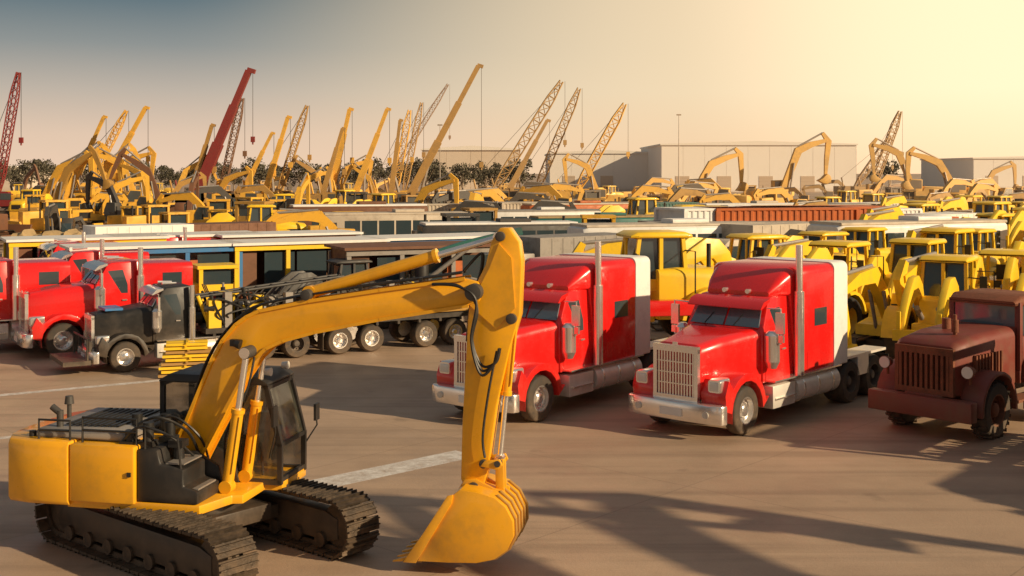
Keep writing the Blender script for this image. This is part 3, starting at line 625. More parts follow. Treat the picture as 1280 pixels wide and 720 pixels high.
# ================================================================== FAR EXCAVATORS / DOZERS
def limb(m,pts,ws,y0,y1):
    L=[];Rr=[]
    for i,p in enumerate(pts):
        a=Vector(pts[max(i-1,0)]);b=Vector(pts[min(i+1,len(pts)-1)]);d=(b-a).normalized();n=Vector((-d.y,d.x));p=Vector(p)
        L.append(tuple(p+n*ws[i]/2));Rr.append(tuple(p-n*ws[i]/2))
    m.prism(L+Rr[::-1],y0,y1)
def exc(pose,label,loc,rz,sc=1,mat=YEL2):
    T=root('excavator',label,'excavator',loc,rz,sc,'excavators parked across the yard')
    for y in(-1.15,1.15): track(T,4.3,.45,.6,0,y,0,28,False)
    m=MB(); m.bx(-.7,.7,-1,1,.5,.8); m.cyl((0,0,.8),(0,0,1.0),.6,n=16); m.obj('undercarriage',BLACK,T)
    m=MB(); m.loft([(-2.9,.9,1.0,1.9,.2),(-2.6,1.3,1.0,2.15,.2),(-.6,1.35,1.0,2.2,.12),(-.4,1.35,1.0,1.7,.1),(1.0,1.35,1.0,1.5,.08)]); m.obj('body',mat,T)
    m=MB(); m.bx(-1.9,-.8,-1.36,-1.33,1.25,1.9); m.obj('engine_vent',BLACK,T)
    m=MB(); m.prism([(-.35,1.5),(-.35,2.95),(.9,3.0),(1.3,2.2),(1.3,1.5)],.35,1.3); c=m.obj('cab',mat,T,bevel=.04)
    m=MB(); m.prism([(-.25,1.95),(-.25,2.85),(.82,2.9),(1.2,2.2),(1.2,1.7),(.4,1.7),(.4,1.95)],.33,1.32); m.prism([(.9,2.95),(1.32,2.2),(1.32,1.6),(1.28,1.6)],.42,1.22); m.obj('cab_window',GLASS,c)
    bp,ap,ba=pose
    m=MB(); limb(m,bp,[.45,.62,.75,.55,.3],-.28,.18); m.obj('boom',mat,T)
    m=MB(); limb(m,ap,[.3,.55,.42,.25],-.2,.1); m.obj('arm',mat,T)
    p=Vector(bp[2])
    for y in(-.38,.28): m=MB(); m.cyl((.9,y,1.3),(p.x*.75,y,p.y*.8),.09,n=8); m.obj('hydraulic_cylinder',GREY,T)
    m=MB(); m.cyl((bp[2][0],-.05,bp[2][1]+.4),(ap[0][0],-.05,ap[0][1]),.09,n=8); m.obj('hydraulic_cylinder',GREY,T)
    e=Vector(ap[-1]); ca,sa=math.cos(rad(ba)),math.sin(rad(ba))
    bo=[(0,.12),(.35,.08),(.62,-.15),(.66,-.45),(.48,-.72),(.15,-.85),(-.4,-.88),(-.15,-.45)]
    m=MB(); m.prism([(e.x+x*ca-z*sa,e.y+x*sa+z*ca) for x,z in bo],-.5,.4); m.obj('bucket',mat,T,bevel=.02)
    return T
def pose(kind=0):
    if kind==0: return ([(0.2,1.7),(1.1,3.3),(2.0,4.7),(3.5,5.3),(5.0,5.7)],[(4.5,6.3),(5.1,5.7),(5.2,4.0),(5.2,2.8)],-10)
    if kind==1: return ([(0.2,1.7),(1.1,3.9),(2.0,6.0),(3.3,6.9),(4.6,7.7)],[(4.3,8.4),(4.8,7.7),(5.5,6.2),(6.0,4.9)],10)
    if kind==2: return ([(0.2,1.7),(1.2,3.0),(2.2,3.9),(3.9,3.8),(5.4,3.4)],[(5.1,4.1),(5.5,3.4),(5.0,1.9),(4.7,1.0)],-25)
    if kind==3: return ([(0.2,1.7),(1.1,3.8),(1.9,5.8),(3.2,6.4),(4.7,6.8)],[(4.3,7.5),(4.9,6.7),(4.7,5.0),(4.6,3.5)],-30)
EX=[exc(pose(0),'yellow excavator with boom raised among parked machines',spot(-345,118),rad(20),.9),
    exc(pose(1),'yellow excavator with long boom reaching high',spot(-375,150),rad(10),1.1),
    exc(pose(2),'yellow excavator with arm lowered to the ground',spot(-250,104),rad(170),.9),
    exc(pose(3),'yellow excavator with boom up and arm folded in',spot(-300,140),rad(160),.95)]
for x,y,a,s,t in((17.9,34.0,236,1.0,LN),(10.7,40.5,228,1.05,LH),(13.9,42.0,230,1.05,LN),(18.3,41.0,236,1.1,LH),(16.6,46.8,226,1.1,LD),(21.5,45.5,230,1.1,LN),(12.6,50.5,215,1.0,LH),(24.6,50,226,1.1,LD),(20.0,53,222,1.0,LN),(25.5,57,225,1.1,LH),(30.0,58,224,1.2,LD),(27.5,64,222,1.2,LH),(15.6,54.5,222,1.0,LD),(28.5,52,226,1.1,LN),(8.6,45.5,205,1.05,LH),(22.5,39.8,232,1.1,LD),(26,44.6,230,1.1,LN),(15.2,33.6,236,.95,LH)):
    dup(t,(x,y,0),rad(a),s)
for x,y,a,s in((14.2,38.2,226,.72),(19.6,37.4,228,.8),(23.2,42.0,232,.8),(12.2,45.5,220,.72),(18.7,49.6,222,.8),(6.3,43.5,190,.75),(11.6,36.6,230,.66)):
    dup(EX[2],(x,y,0),rad(a),s,label='bright yellow compact excavator squeezed between wheel loaders',swap={'far_yellow_paint':YEL3})

def dozer(loc,rz,sc=1,mat=YEL2):
    T=root('bulldozer','yellow crawler bulldozer with wide front blade','bulldozer',loc,rz,sc,'bulldozers parked in the yard')
    for y in(-.95,.95): track(T,3.4,.45,.5,0,y,0,26,False)
    m=MB(); m.loft([(1.8,.5,.8,1.9,.1),(0.2,.55,.8,2.0,.1)]); m.bx(-1.7,.2,-.7,.7,.8,1.7); m.obj('body',mat,T)
    m=MB(); m.bx(-1.2,.1,-.6,.6,1.7,2.55); c=m.obj('cab_window',GLASS,T)
    m=MB()
    for x in(-1.3,.15):
        for y in(-.68,.68): m.bx(x-.08,x+.08,y-.08,y+.08,1.5,2.6)
    m.bx(-1.3,.1,-.7,.7,1.6,1.95); m.bx(-1.4,.3,-.8,.8,2.6,2.74); m.obj('cab_frame',mat,T)
    m=MB(); m.prism([(2.3,.1),(2.45,.1),(2.25,.6),(2.45,1.25),(2.3,1.25),(2.1,.6)],-1.7,1.7); m.bx(0,2.2,-1.35,-1.25,.5,.7); m.bx(0,2.2,1.25,1.35,.5,.7); m.obj('blade',mat,T)
    m=MB(); m.cyl((1.2,0,1.9),(1.2,0,2.7),.07); m.obj('exhaust_pipe',BLACK,T)
    m=MB(); m.prism([(-1.7,1.3),(-2.6,1.5),(-2.9,.9),(-2.8,.3),(-2.7,.9),(-2.5,1.2),(-1.7,1.0)],-.15,.15); m.obj('ripper',DARK,T)
    return T
DZ=dozer(spot(-200,108),rad(200),1.15)
swy={'far_yellow_paint':DULLY}; swd={'far_yellow_paint':DARK}; swb={'far_yellow_paint':BROWN}
rr=random.Random(5)
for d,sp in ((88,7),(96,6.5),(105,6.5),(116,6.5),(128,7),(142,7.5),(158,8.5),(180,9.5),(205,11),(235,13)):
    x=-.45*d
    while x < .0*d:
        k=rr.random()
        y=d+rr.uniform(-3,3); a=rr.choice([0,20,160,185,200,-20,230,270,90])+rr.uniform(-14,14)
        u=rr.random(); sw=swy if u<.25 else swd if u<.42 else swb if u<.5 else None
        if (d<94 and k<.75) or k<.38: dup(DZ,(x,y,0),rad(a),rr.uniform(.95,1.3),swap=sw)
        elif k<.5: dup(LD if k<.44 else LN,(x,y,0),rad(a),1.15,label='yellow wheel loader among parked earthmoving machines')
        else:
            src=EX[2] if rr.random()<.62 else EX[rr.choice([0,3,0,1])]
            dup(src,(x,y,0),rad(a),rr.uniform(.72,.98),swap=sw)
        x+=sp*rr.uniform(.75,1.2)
for b,d,a,k,s in((-392,150,-8,0,1.3),(-376,158,0,1,1.15),(-352,150,15,1,1.1),(-335,160,0,3,1.2),(-310,150,-170,3,1.15),(-285,150,12,1,.95),(-250,150,-10,0,1.0),(-185,150,15,0,1.0),(-150,158,10,3,1.05)):
    dup(EX[k],spot(b,d),rad(a),s)
for b,d,a,k,s in((150,175,10,0,1.45),(222,172,5,3,1.5),(75,170,185,3,1.1),(105,200,10,2,1.1),(337,200,175,3,1.5),(372,185,180,0,1.5),(390,215,0,0,1.2),(300,210,10,2,1.2),(60,150,170,2,1.0),(20,140,10,2,1.0),(140,160,20,2,1.0),(180,170,160,2,1.1),(410,180,200,2,1.1),(355,165,20,2,1.1)):
    dup(EX[k],spot(b,d),rad(a),s)
for d,sp in((112,7),(128,7.5),(146,8.5),(170,10),(200,12),(240,13)):
    x=.0*d
    while x<.45*d:
        a=rr.choice([0,20,160,185,200])+rr.uniform(-14,14); k=rr.random(); u=rr.random(); sw=swy if u<.3 else swd if u<.5 else swb if u<.6 else None
        if k<.45: dup(DZ,(x,d+rr.uniform(-3,3),0),rad(a),rr.uniform(1,1.3),swap=sw)
        elif k<.7: dup(LD,(x,d+rr.uniform(-3,3),0),rad(a),1.1,label='yellow wheel loader among parked earthmoving machines')
        else: dup(EX[2],(x,d+rr.uniform(-3,3),0),rad(a),rr.uniform(.75,1.0),swap=sw)
        x+=sp*rr.uniform(.8,1.3)
for d in(62,70,79,90,102):
    x=.335*d
    while x<.46*d:
        t=rr.choice([LD,LH,LN,None])
        if t: dup(t,(x,d+rr.uniform(-1.5,1.5),0),rad(224+rr.uniform(-12,12)),rr.uniform(1.0,1.2))
        else: dup(EX[2],(x,d,0),rad(220),.85,label='bright yellow compact excavator squeezed between wheel loaders',swap={'far_yellow_paint':YEL3})
        x+=4.4
for d in(69.5,80,92):
    x=-.22*d
    while x<.3*d:
        t=rr.choice([DZ,DZ,LN,EX[2]]); u=rr.random()
        dup(t,(x,d+rr.uniform(-.6,.6),0),rad(rr.choice([10,190,200])+rr.uniform(-12,12)),rr.uniform(.95,1.2) if t is not EX[2] else .8,swap={'far_yellow_paint':DARK if u<.35 else DULLY if u<.6 else YEL2})
        x+=rr.uniform(5.5,9)

# ================================================================== CRANES
def crane(tipb,tiph,lean,d,w,mat,kind='lattice',hook=0):
    tx=tipb/1000*d; zb=2.6; bx=tx-lean*(tiph-zb)
    nm='lattice_boom_crane' if kind=='lattice' else 'telescopic_boom_crane'
    cname={DKRED:'dark red',YEL2:'yellow',DULLY:'weathered yellow',BROWN:'brown'}[mat]
    T=root(nm,cname+(' crawler crane with raised lattice boom' if kind=='lattice' else ' mobile crane with raised telescopic boom'),'crane',(bx,d,0),0)
    dx=tx-bx; dz=tiph-zb; Ln=math.hypot(dx,dz); ux,uz=dx/Ln,dz/Ln
    m=MB()
    if kind=='lattice':
        nx,nz=-uz,ux; n=max(8,int(Ln/(w*1.1))); c=[]
        for i in range(n+1):
            t=i/n; ww=w*(.35+.65*min(1,t*6,(1-t)*6)) if (t<.17 or t>.83) else w
            ww=max(ww,w*.4); px,pz=dx*t,zb+dz*t
            c.append([(px+nx*ww/2*a,b*ww/2,pz+nz*ww/2*a) for a,b in((1,1),(1,-1),(-1,-1),(-1,1))])
        r=w*.095
        for i in range(n):
            for j in range(4):
                m.cyl(c[i][j],c[i+1][j],r,n=5); m.cyl(c[i][j],c[i+1][(j+1)%4],r*.65,n=4); m.cyl(c[i][j],c[i][(j+1)%4],r*.65,n=4)
    else:
        for k,(t0,t1,ww) in enumerate(((0,.42,1),(.38,.72,.8),(.7,1,.6))):
            a=Vector((dx*t0,0,zb+dz*t0)); b=Vector((dx*t1,0,zb+dz*t1)); cc=(a+b)/2
            m.box(cc,((b-a).length,w*ww,w*ww),(0,-math.atan2(dz,dx),0))
        m.box((dx+w*.25,0,tiph),(w*.8,w*.5,w*.45),(0,.3,0))
    m.obj('boom',mat,T)
    r=.035
    if kind=='lattice': m=MB(); m.cyl((-2.6,0,4.5),(dx*.97,0,zb+dz*.97),r,n=4); m.obj('pendant_cable',BLACK,T)
    else: m=MB(); m.cyl((1.2,0,2.2),(dx*.32,0,zb+dz*.32),.18,n=8); m.obj('hydraulic_cylinder',GREY,T)
    hz=max(3,tiph-(hook or tiph*.45)); m=MB(); m.cyl((dx+w*.4,0,tiph),(dx+w*.4,0,hz),r,n=4); m.obj('hoist_cable',BLACK,T)
    m=MB(); m.bx(dx+w*.4-.25,dx+w*.4+.25,-.15,.15,hz-.7,hz); m.cyl((dx+w*.4,0,hz-1.0),(dx+w*.4,0,hz-.69),.1); m.obj('hook_block',mat,T)
    m=MB(); m.bx(-3.8,1.4,-1.4,1.4,1.3,2.9); m.prism([(.3,1.4),(2.3,1.4),(2.3,2.4),(1.9,3.2),(.3,3.2)],-1.5,-.6); m.cyl((-2.2,0,2.9),(-2.6,0,4.6),.12); m.obj('body',mat,T)
    m=MB(); m.bx(1.0,2.35,-1.53,-1.49,2.2,3.0); m.obj('cab_window',GLASS,T)
    for y in(-1.7,1.7): track(T,5.5,.5,.8,0,y,0,22,False) if kind=='lattice' else wheel1(T,-2,y*.75,.7,.5,DARK,1)
    if kind!='lattice':
        m=MB(); m.bx(-5,5,-1.2,1.2,.7,1.3); m.obj('carrier',mat,T)
        for y in(-1.3,1.3):
            for x in(-3.5,2,3.5): wheel1(T,x,y,.7,.5,DARK,1)
    return T
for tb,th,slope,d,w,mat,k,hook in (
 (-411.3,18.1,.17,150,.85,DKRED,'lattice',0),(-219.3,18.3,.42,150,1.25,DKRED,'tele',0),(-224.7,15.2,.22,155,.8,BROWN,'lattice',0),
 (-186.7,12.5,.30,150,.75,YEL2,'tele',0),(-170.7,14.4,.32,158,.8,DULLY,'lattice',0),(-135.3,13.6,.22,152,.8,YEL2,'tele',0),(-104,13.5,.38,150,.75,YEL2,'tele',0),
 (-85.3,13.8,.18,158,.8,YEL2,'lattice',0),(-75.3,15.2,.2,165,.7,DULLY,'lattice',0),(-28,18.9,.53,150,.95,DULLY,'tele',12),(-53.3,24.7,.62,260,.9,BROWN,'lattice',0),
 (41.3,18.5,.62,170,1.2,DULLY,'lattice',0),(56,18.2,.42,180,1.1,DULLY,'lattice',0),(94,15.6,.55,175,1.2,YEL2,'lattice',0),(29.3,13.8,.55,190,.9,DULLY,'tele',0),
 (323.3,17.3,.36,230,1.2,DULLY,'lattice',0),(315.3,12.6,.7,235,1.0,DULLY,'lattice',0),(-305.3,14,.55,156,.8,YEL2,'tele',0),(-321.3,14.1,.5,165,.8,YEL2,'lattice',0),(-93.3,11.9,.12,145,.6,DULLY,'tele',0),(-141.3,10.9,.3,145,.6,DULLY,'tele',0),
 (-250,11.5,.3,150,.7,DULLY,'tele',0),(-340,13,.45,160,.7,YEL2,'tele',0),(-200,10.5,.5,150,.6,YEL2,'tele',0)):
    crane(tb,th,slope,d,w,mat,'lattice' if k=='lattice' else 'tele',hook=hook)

# ================================================================== BUSES, BOX TRUCKS, CONTAINERS, CABINS
def bus(loc,rz,mat=WHITE,sc=1,L=9.5):
    T=root('bus','parked bus with dark window band and pale roof','bus',loc,rz,sc,'buses parked in rows')
    m=MB(); m.loft([(-L,1.15,.45,3.0,.2),(-L+.15,1.25,.4,3.05,.2),(-.25,1.25,.4,3.05,.2),(0,1.15,.45,2.95,.2)]); b=m.obj('body',mat,T)
    m=MB(); m.loft([(-L+.05,1.2,3.0,3.14,.08),(-.15,1.2,3.0,3.14,.08)]); m.obj('roof',CREAM,T)
    m=MB(); m.loft([(-L*.7,.7,3.14,3.34,.08),(-L*.5,.7,3.14,3.34,.08)]); m.obj('air_conditioner',WHITE,T)
    n=7; w=(L-1.8)/n
    for i in range(n):
        for s in(1,-1): m=MB(); m.bx(-1.4-i*w,-1.4-i*w-w+.12,s*1.235,s*1.262,1.45,2.65); m.obj('window',GLASS,T)
    m=MB(); m.bx(-.02,.012,-1.0,1.0,1.3,2.65); m.obj('windshield',GLASS,T)
    m=MB(); m.bx(-.9,-.25,1.24,1.27,.6,2.55); m.obj('door',DARK,T)
    for y in(-.9,.9): m=MB(); m.bx(.0,.03,y-.12,y+.12,.75,.92); m.obj('headlight',LAMPG,T)
    for x in(-1.9,-L+2.2):
        for s in(1,-1): wheel1(T,x,s*1.08,.5,.3,GREY,s)
    return T
def boxtruck(loc,rz,mat=WHITE,cabm=WHITE,sc=1):
    T=root('box_truck','box truck with square cargo body','truck',loc,rz,sc,'box trucks parked in rows')
    m=MB(); m.bx(-8,-2.1,-1.22,1.22,1.0,3.3); 
    for x in [-8+i*.65 for i in range(1,9)]: m.bx(x-.03,x+.03,-1.24,1.24,1.05,3.25)
    m.obj('cargo_box',mat,T)
    m=MB(); m.prism([(0,.5),(0,1.5),(-.3,2.4),(-.6,2.6),(-1.9,2.6),(-1.9,.5)],-1.1,1.1); c=m.obj('cab',cabm,T,bevel=.06)
    m=MB(); m.prism([(.0,1.55),(-.27,2.35),(-.25,2.37),(.03,1.55)],-.98,.98); m.obj('windshield',GLASS,c)
    m=MB(); m.prism([(-.3,1.55),(-.45,2.3),(-1.3,2.3),(-1.3,1.55)],-1.115,1.115); m.obj('door_window',GLASS,c)
    m=MB(); m.bx(-8,-.3,-.5,.5,.6,.95); m.bx(-.1,.08,-1.05,1.05,.45,.75); m.obj('chassis_frame',BLACK,T)
    for x in(-.95,-6.3):
        for s in(1,-1): wheel1(T,x,s*1.02,.48,.32,GREY,s)
    return T
def container(loc,rz,mat,sc=1):
    T=root('shipping_container','corrugated steel shipping container','container',loc,rz,sc,'shipping containers')
    L=6.06; prof=[]; n=22
    for i in range(n):
        x=-L/2+.1+i*(L-.2)/n; w=(L-.2)/n; prof+= [(x,1.2),(x+w*.35,1.2),(x+w*.5,1.16),(x+w*.85,1.16)]
    prof+=[(L/2-.1,1.2)]
    m=MB(); m.prism(prof+[(x,-y) for x,y in reversed(prof)],.12,2.5,'z'); m.obj('side_panel',mat,T)
    m=MB(); m.bx(-L/2,L/2,-1.22,1.22,2.5,2.59); m.bx(-L/2,L/2,-1.22,1.22,0.02,.14)
    for x in(-L/2+.06,L/2-.06):
        for y in(-1.16,1.16): m.bx(x-.08,x+.08,y-.08,y+.08,.1,2.5)
    m.obj('frame',mat,T)
    return T
def cabin(loc,rz,mat=WHITE,frame=BLUE,sc=1):
    T=root('site_cabin','open-sided site cabin with coloured frame and dark openings','cabin',loc,rz,sc,'site cabins in a row')
    m=MB(); m.bx(-3,3,-1.1,1.15,.15,.95); m.bx(-3,-2.2,-1.1,1.15,.95,2.75); m.bx(-3,3,.9,1.15,.95,2.75); m.obj('wall',mat,T)
    m=MB()
    for x in(-3,-1,1,3):
        for y in(-1.2,1.2): m.bx(x-.08,x+.08,y-.08,y+.08,0,2.65)
    m.bx(-3.1,3.1,-1.3,-1.22,2.6,2.8); m.bx(-3.1,3.1,-1.3,-1.22,0.05,.3); m.obj('frame',frame,T)
    m=MB(); m.bx(-3.2,3.2,-1.4,1.4,2.8,2.9); m.obj('roof',WHITE,T)
    for x in(-1.3,.0,2): m=MB(); m.bx(x-.6,x+.6,-1.12,-1.08,1.0,2.5); m.obj('window',GLASS,T)
    m=MB(); m.bx(.8,1.4,-1.16,-1.12,.3,2.3); m.obj('door',ORANGE,T)
    return T
C1=cabin((-13.6,45.5,0),rad(28)); C2=cabin((-8.4,48.2,0),rad(28),BROWN,YEL3)
dup(C1,(-3.2,51.5,0),rad(28)); dup(C2,(-18.0,50.6,0),rad(28)); dup(C1,(-10.2,54.0,0),rad(28),swap={'blue_paint':BROWN}); dup(C2,(-14.5,53,0),rad(28)); dup(C1,(-3.6,45.3,0),rad(24),swap={'blue_paint':GREY,'white_paint':BROWN})
dup(DZ,(-11.0,42.5,0),rad(205),.85,swap={'far_yellow_paint':YEL3}); dup(LN,(-6.4,43.0,0),rad(210),.8,swap={'pale_yellow_paint':DARK})
B1=bus((3,57,0),rad(197))
pal=[WHITE,CREAM,BROWN,DARK,TEAL,WHITE,ORANGE,GREY]
i=0
for d,x0,x1,st in((57,14.5,18,11.5),(65,-5,16,11.2),(75,-12,20,12.5),(86,-16,24,13),(98,-14,28,14)):
    x=x0
    while x<x1:
        dup(B1,(x,d+rr.uniform(-1,1),0),rad(197+rr.uniform(-6,6)),rr.uniform(.88,1.05),swap={'white_paint':pal[(i*3)%8],'cream_roof_paint':[CREAM,WHITE,GREY,CREAM,TAN][i%5]})
        i+=1; x+=st*rr.uniform(.9,1.1)
BT=boxtruck((22,69,0),rad(218),sc=.95)
for (x,y,c1) in((19,64,ORANGE),(24,76,WHITE),(27,81,BROWN),(-1.0,48.5,GREY),(-23,60,WHITE),(-19,63,BROWN),(9.0,56,CREAM),(12.4,58,DARK),(15,69,BROWN),(31,86,CREAM)):
    dup(BT,(x,y,0),rad(218+rr.uniform(-5,5)),rr.uniform(.82,.95),swap={'white_paint':c1})
K=container(spot(220,68),rad(12),ORANGE,1.4)
K.scale=(1.4,1.4,1.4)
for b,d,c,s in((186,68,WHITE,1.4),(252,70,ORANGE,1.4),(262,84,DKRED,1.15),(285,74,WHITE,1.3),(290,88,DKRED,1.15),(165,88,WHITE,1.15),(270,100,GREY,1.15),(120,105,TEAL,1.15),(90,106,CREAM,1.15),(300,104,WHITE,1.15),(60,106,BROWN,1.15),(20,106,CREAM,1.15),(-15,106,GREY,1.15),(-60,100,CREAM,1.15),(330,108,BROWN,1.15)):
    dup(K,spot(b,d),rad(15+rr.uniform(-10,10)),s,swap={'orange_paint':c})
for b,d in((-325,78),(-298,80),(-268,78),(-238,80),(-208,77),(-385,80),(-352,81),(-150,80),(-110,78)):
    T=root('covered_load','tan canvas tarpaulin covering a long load','covered load',spot(b,d),rad(rr.uniform(-6,12)),1.0,'tarpaulin covered loads')
    m=MB(); q=random.Random(int(d*10+b)); secs=[]
    for k in range(15):
        secs.append((-2.6+k*.37,1.2+q.uniform(-.2,.2),.02,(1.5 if 0<k<14 else .8)+q.uniform(-.3,.35),.5,q.uniform(-.1,.1)))
    m.loft(secs); m.obj('tarpaulin',TAN if q.random()<.75 else DULLY,T)
T=root('loader_crane','teal knuckle boom crane on a dark post','crane',(-3.2,42.5,0),rad(10))
m=MB(); m.bx(-1,1,-1,1,0.1,.9); m.cyl((0,0,.9),(0,0,2.6),.25); m.obj('post',BLACK,T,bevel=.03)
m=MB(); limb(m,[(0,2.5),(1.5,3.0),(3.6,3.5)],[.35,.3,.25],-.15,.15); m.obj('boom',TEAL,T)
m=MB(); m.cyl((.2,.0,1.8),(1.8,0,3.0),.08); m.obj('hydraulic_cylinder',GREY,T)

# ================================================================== WAREHOUSES
def warehouse(x0,x1,y0,y1,h,mat,label,rise=1.2):
    T=root('warehouse',label,'warehouse',((x0+x1)/2,(y0+y1)/2,0),0)
    hx=(x1-x0)/2;hy=(y1-y0)/2
    m=MB(); pr=[];n=int((x1-x0)/6)
    for i in range(n): a=-hx+i*2*hx/n; w=2*hx/n; pr+=[(a,-hy),(a+w*.985,-hy),(a+w*.987,-hy+.05),(a+w*.998,-hy+.05)]
    m.prism(pr+[(hx,-hy),(hx,hy),(-hx,hy)],0,h,'z'); m.obj('wall',mat,T)
    m=MB(); m.prism([(-hx-.4,h),(hx+.4,h),(hx+.4,h+.4),(0,h+rise),(-hx-.4,h+.4)],-hy-.4,hy+.4); m.obj('roof',WALLW,T)
    k=int((x1-x0)/12)
    for i in range(k):
        a=-hx+6+i*12; m=MB(); m.bx(a-2,a+2,-hy-.08,-hy-.01,0,4.5)
        for z in(1,2,3,4): m.bx(a-2,a+2,-hy-.12,-hy-.08,z-.05,z+.05)
        m.obj('roller_door',GREY,T)
    return T
warehouse(43,99,345,400,13.4,WALLW,'long white metal warehouse with low pitched roof')
warehouse(12,46,380,430,11.5,WALLW,'white metal warehouse beside a larger one')
warehouse(150,215,390,440,10,WALLW,'pale metal warehouse with roller doors')
warehouse(-24,2,320,345,11.5,WALLG,'grey brown industrial building with flat roof')
warehouse(-215,-150,360,400,7,WALLG,'low grey storage building')
for b,d,h in((139,260,18),(-60,240,15)):
    T=root('light_mast','tall slim floodlight mast','street lamp',spot(b,d),0,1,'floodlight masts')
    m=MB(); m.cyl((0,0,0),(0,0,h),.13,.06,n=8); m.obj('pole',GREY,T)
    m=MB(); m.bx(-.5,.5,-.1,.1,h-.1,h+.2); m.obj('lamp_head',GREY,T)

# ================================================================== TREES
def tree(seed,loc,sc):
    q=random.Random(seed); T=root('tree','broadleaf tree with uneven haze-paled dark crown','tree',loc,0,sc,'trees along the yard edge')
    m=MB(); m.cyl((0,0,0),(.2,0,4),.35,.2,n=8); tips=[]
    for i in range(7):
        a=q.uniform(0,6.28); p=(2.6*math.cos(a)*q.uniform(.6,1),2.6*math.sin(a)*q.uniform(.6,1),q.uniform(5.5,8.5)); m.cyl((.15,0,q.uniform(2.5,4)),p,.13,.04,n=6); tips.append(Vector(p))
    m.obj('trunk',BARK,T)
    m=MB(); 
    for i in range(16):
        c=Vector((q.gauss(0,1.8),q.gauss(0,1.8),q.uniform(3.8,9.2))) if i>6 else tips[i]
        r=q.uniform(.9,1.6)
        for k in range(60):
            v=Vector((q.gauss(0,1),q.gauss(0,1),q.gauss(0,.8))).normalized()*r*q.uniform(.5,1.1)+c
            n=Vector((q.gauss(0,1),q.gauss(0,1),q.gauss(0,1)+.5)).normalized(); a=n.orthogonal().normalized(); b=n.cross(a); s=q.uniform(.14,.34)
            m._f([m.bm.verts.new(v+a*s),m.bm.verts.new(v+b*s),m.bm.verts.new(v-a*s),m.bm.verts.new(v-b*s)])
    m.obj('crown',LEAF,T); return T
TS=[tree(s,(-100+20*s,300,0),.8) for s in range(4)]
for i in range(54):
    b=-450+i*8.6+rr.uniform(-4,4); d=rr.uniform(255,330)
    dup(TS[i%4],spot(b,d),rr.uniform(0,6),rr.uniform(.6,.95))
for i in range(12):
    dup(TS[i%4],spot(rr.uniform(230,440),rr.uniform(420,500)),rr.uniform(0,6),rr.uniform(.8,1.2))

# ================================================================== UNSEEN MACHINES ADDED BESIDE THE VIEW (to cast long shadows into it)
for x,y,a,s in((13.2,14.6,228,1.0),(17.2,20.3,228,1.0)):
    dup(TR,(x,y,0),rad(a),s)  # out-of-view truck copies, added only for their shadows
for x,y,a,s,k in((10.6,9.6,60,.9,1),(15.0,9.0,75,1.0,3),(5.0,5.0,50,.75,0)):
    dup(EX[k],(x,y,0),rad(a),s,label='unseen yellow excavator added to cast shadow on the concrete')

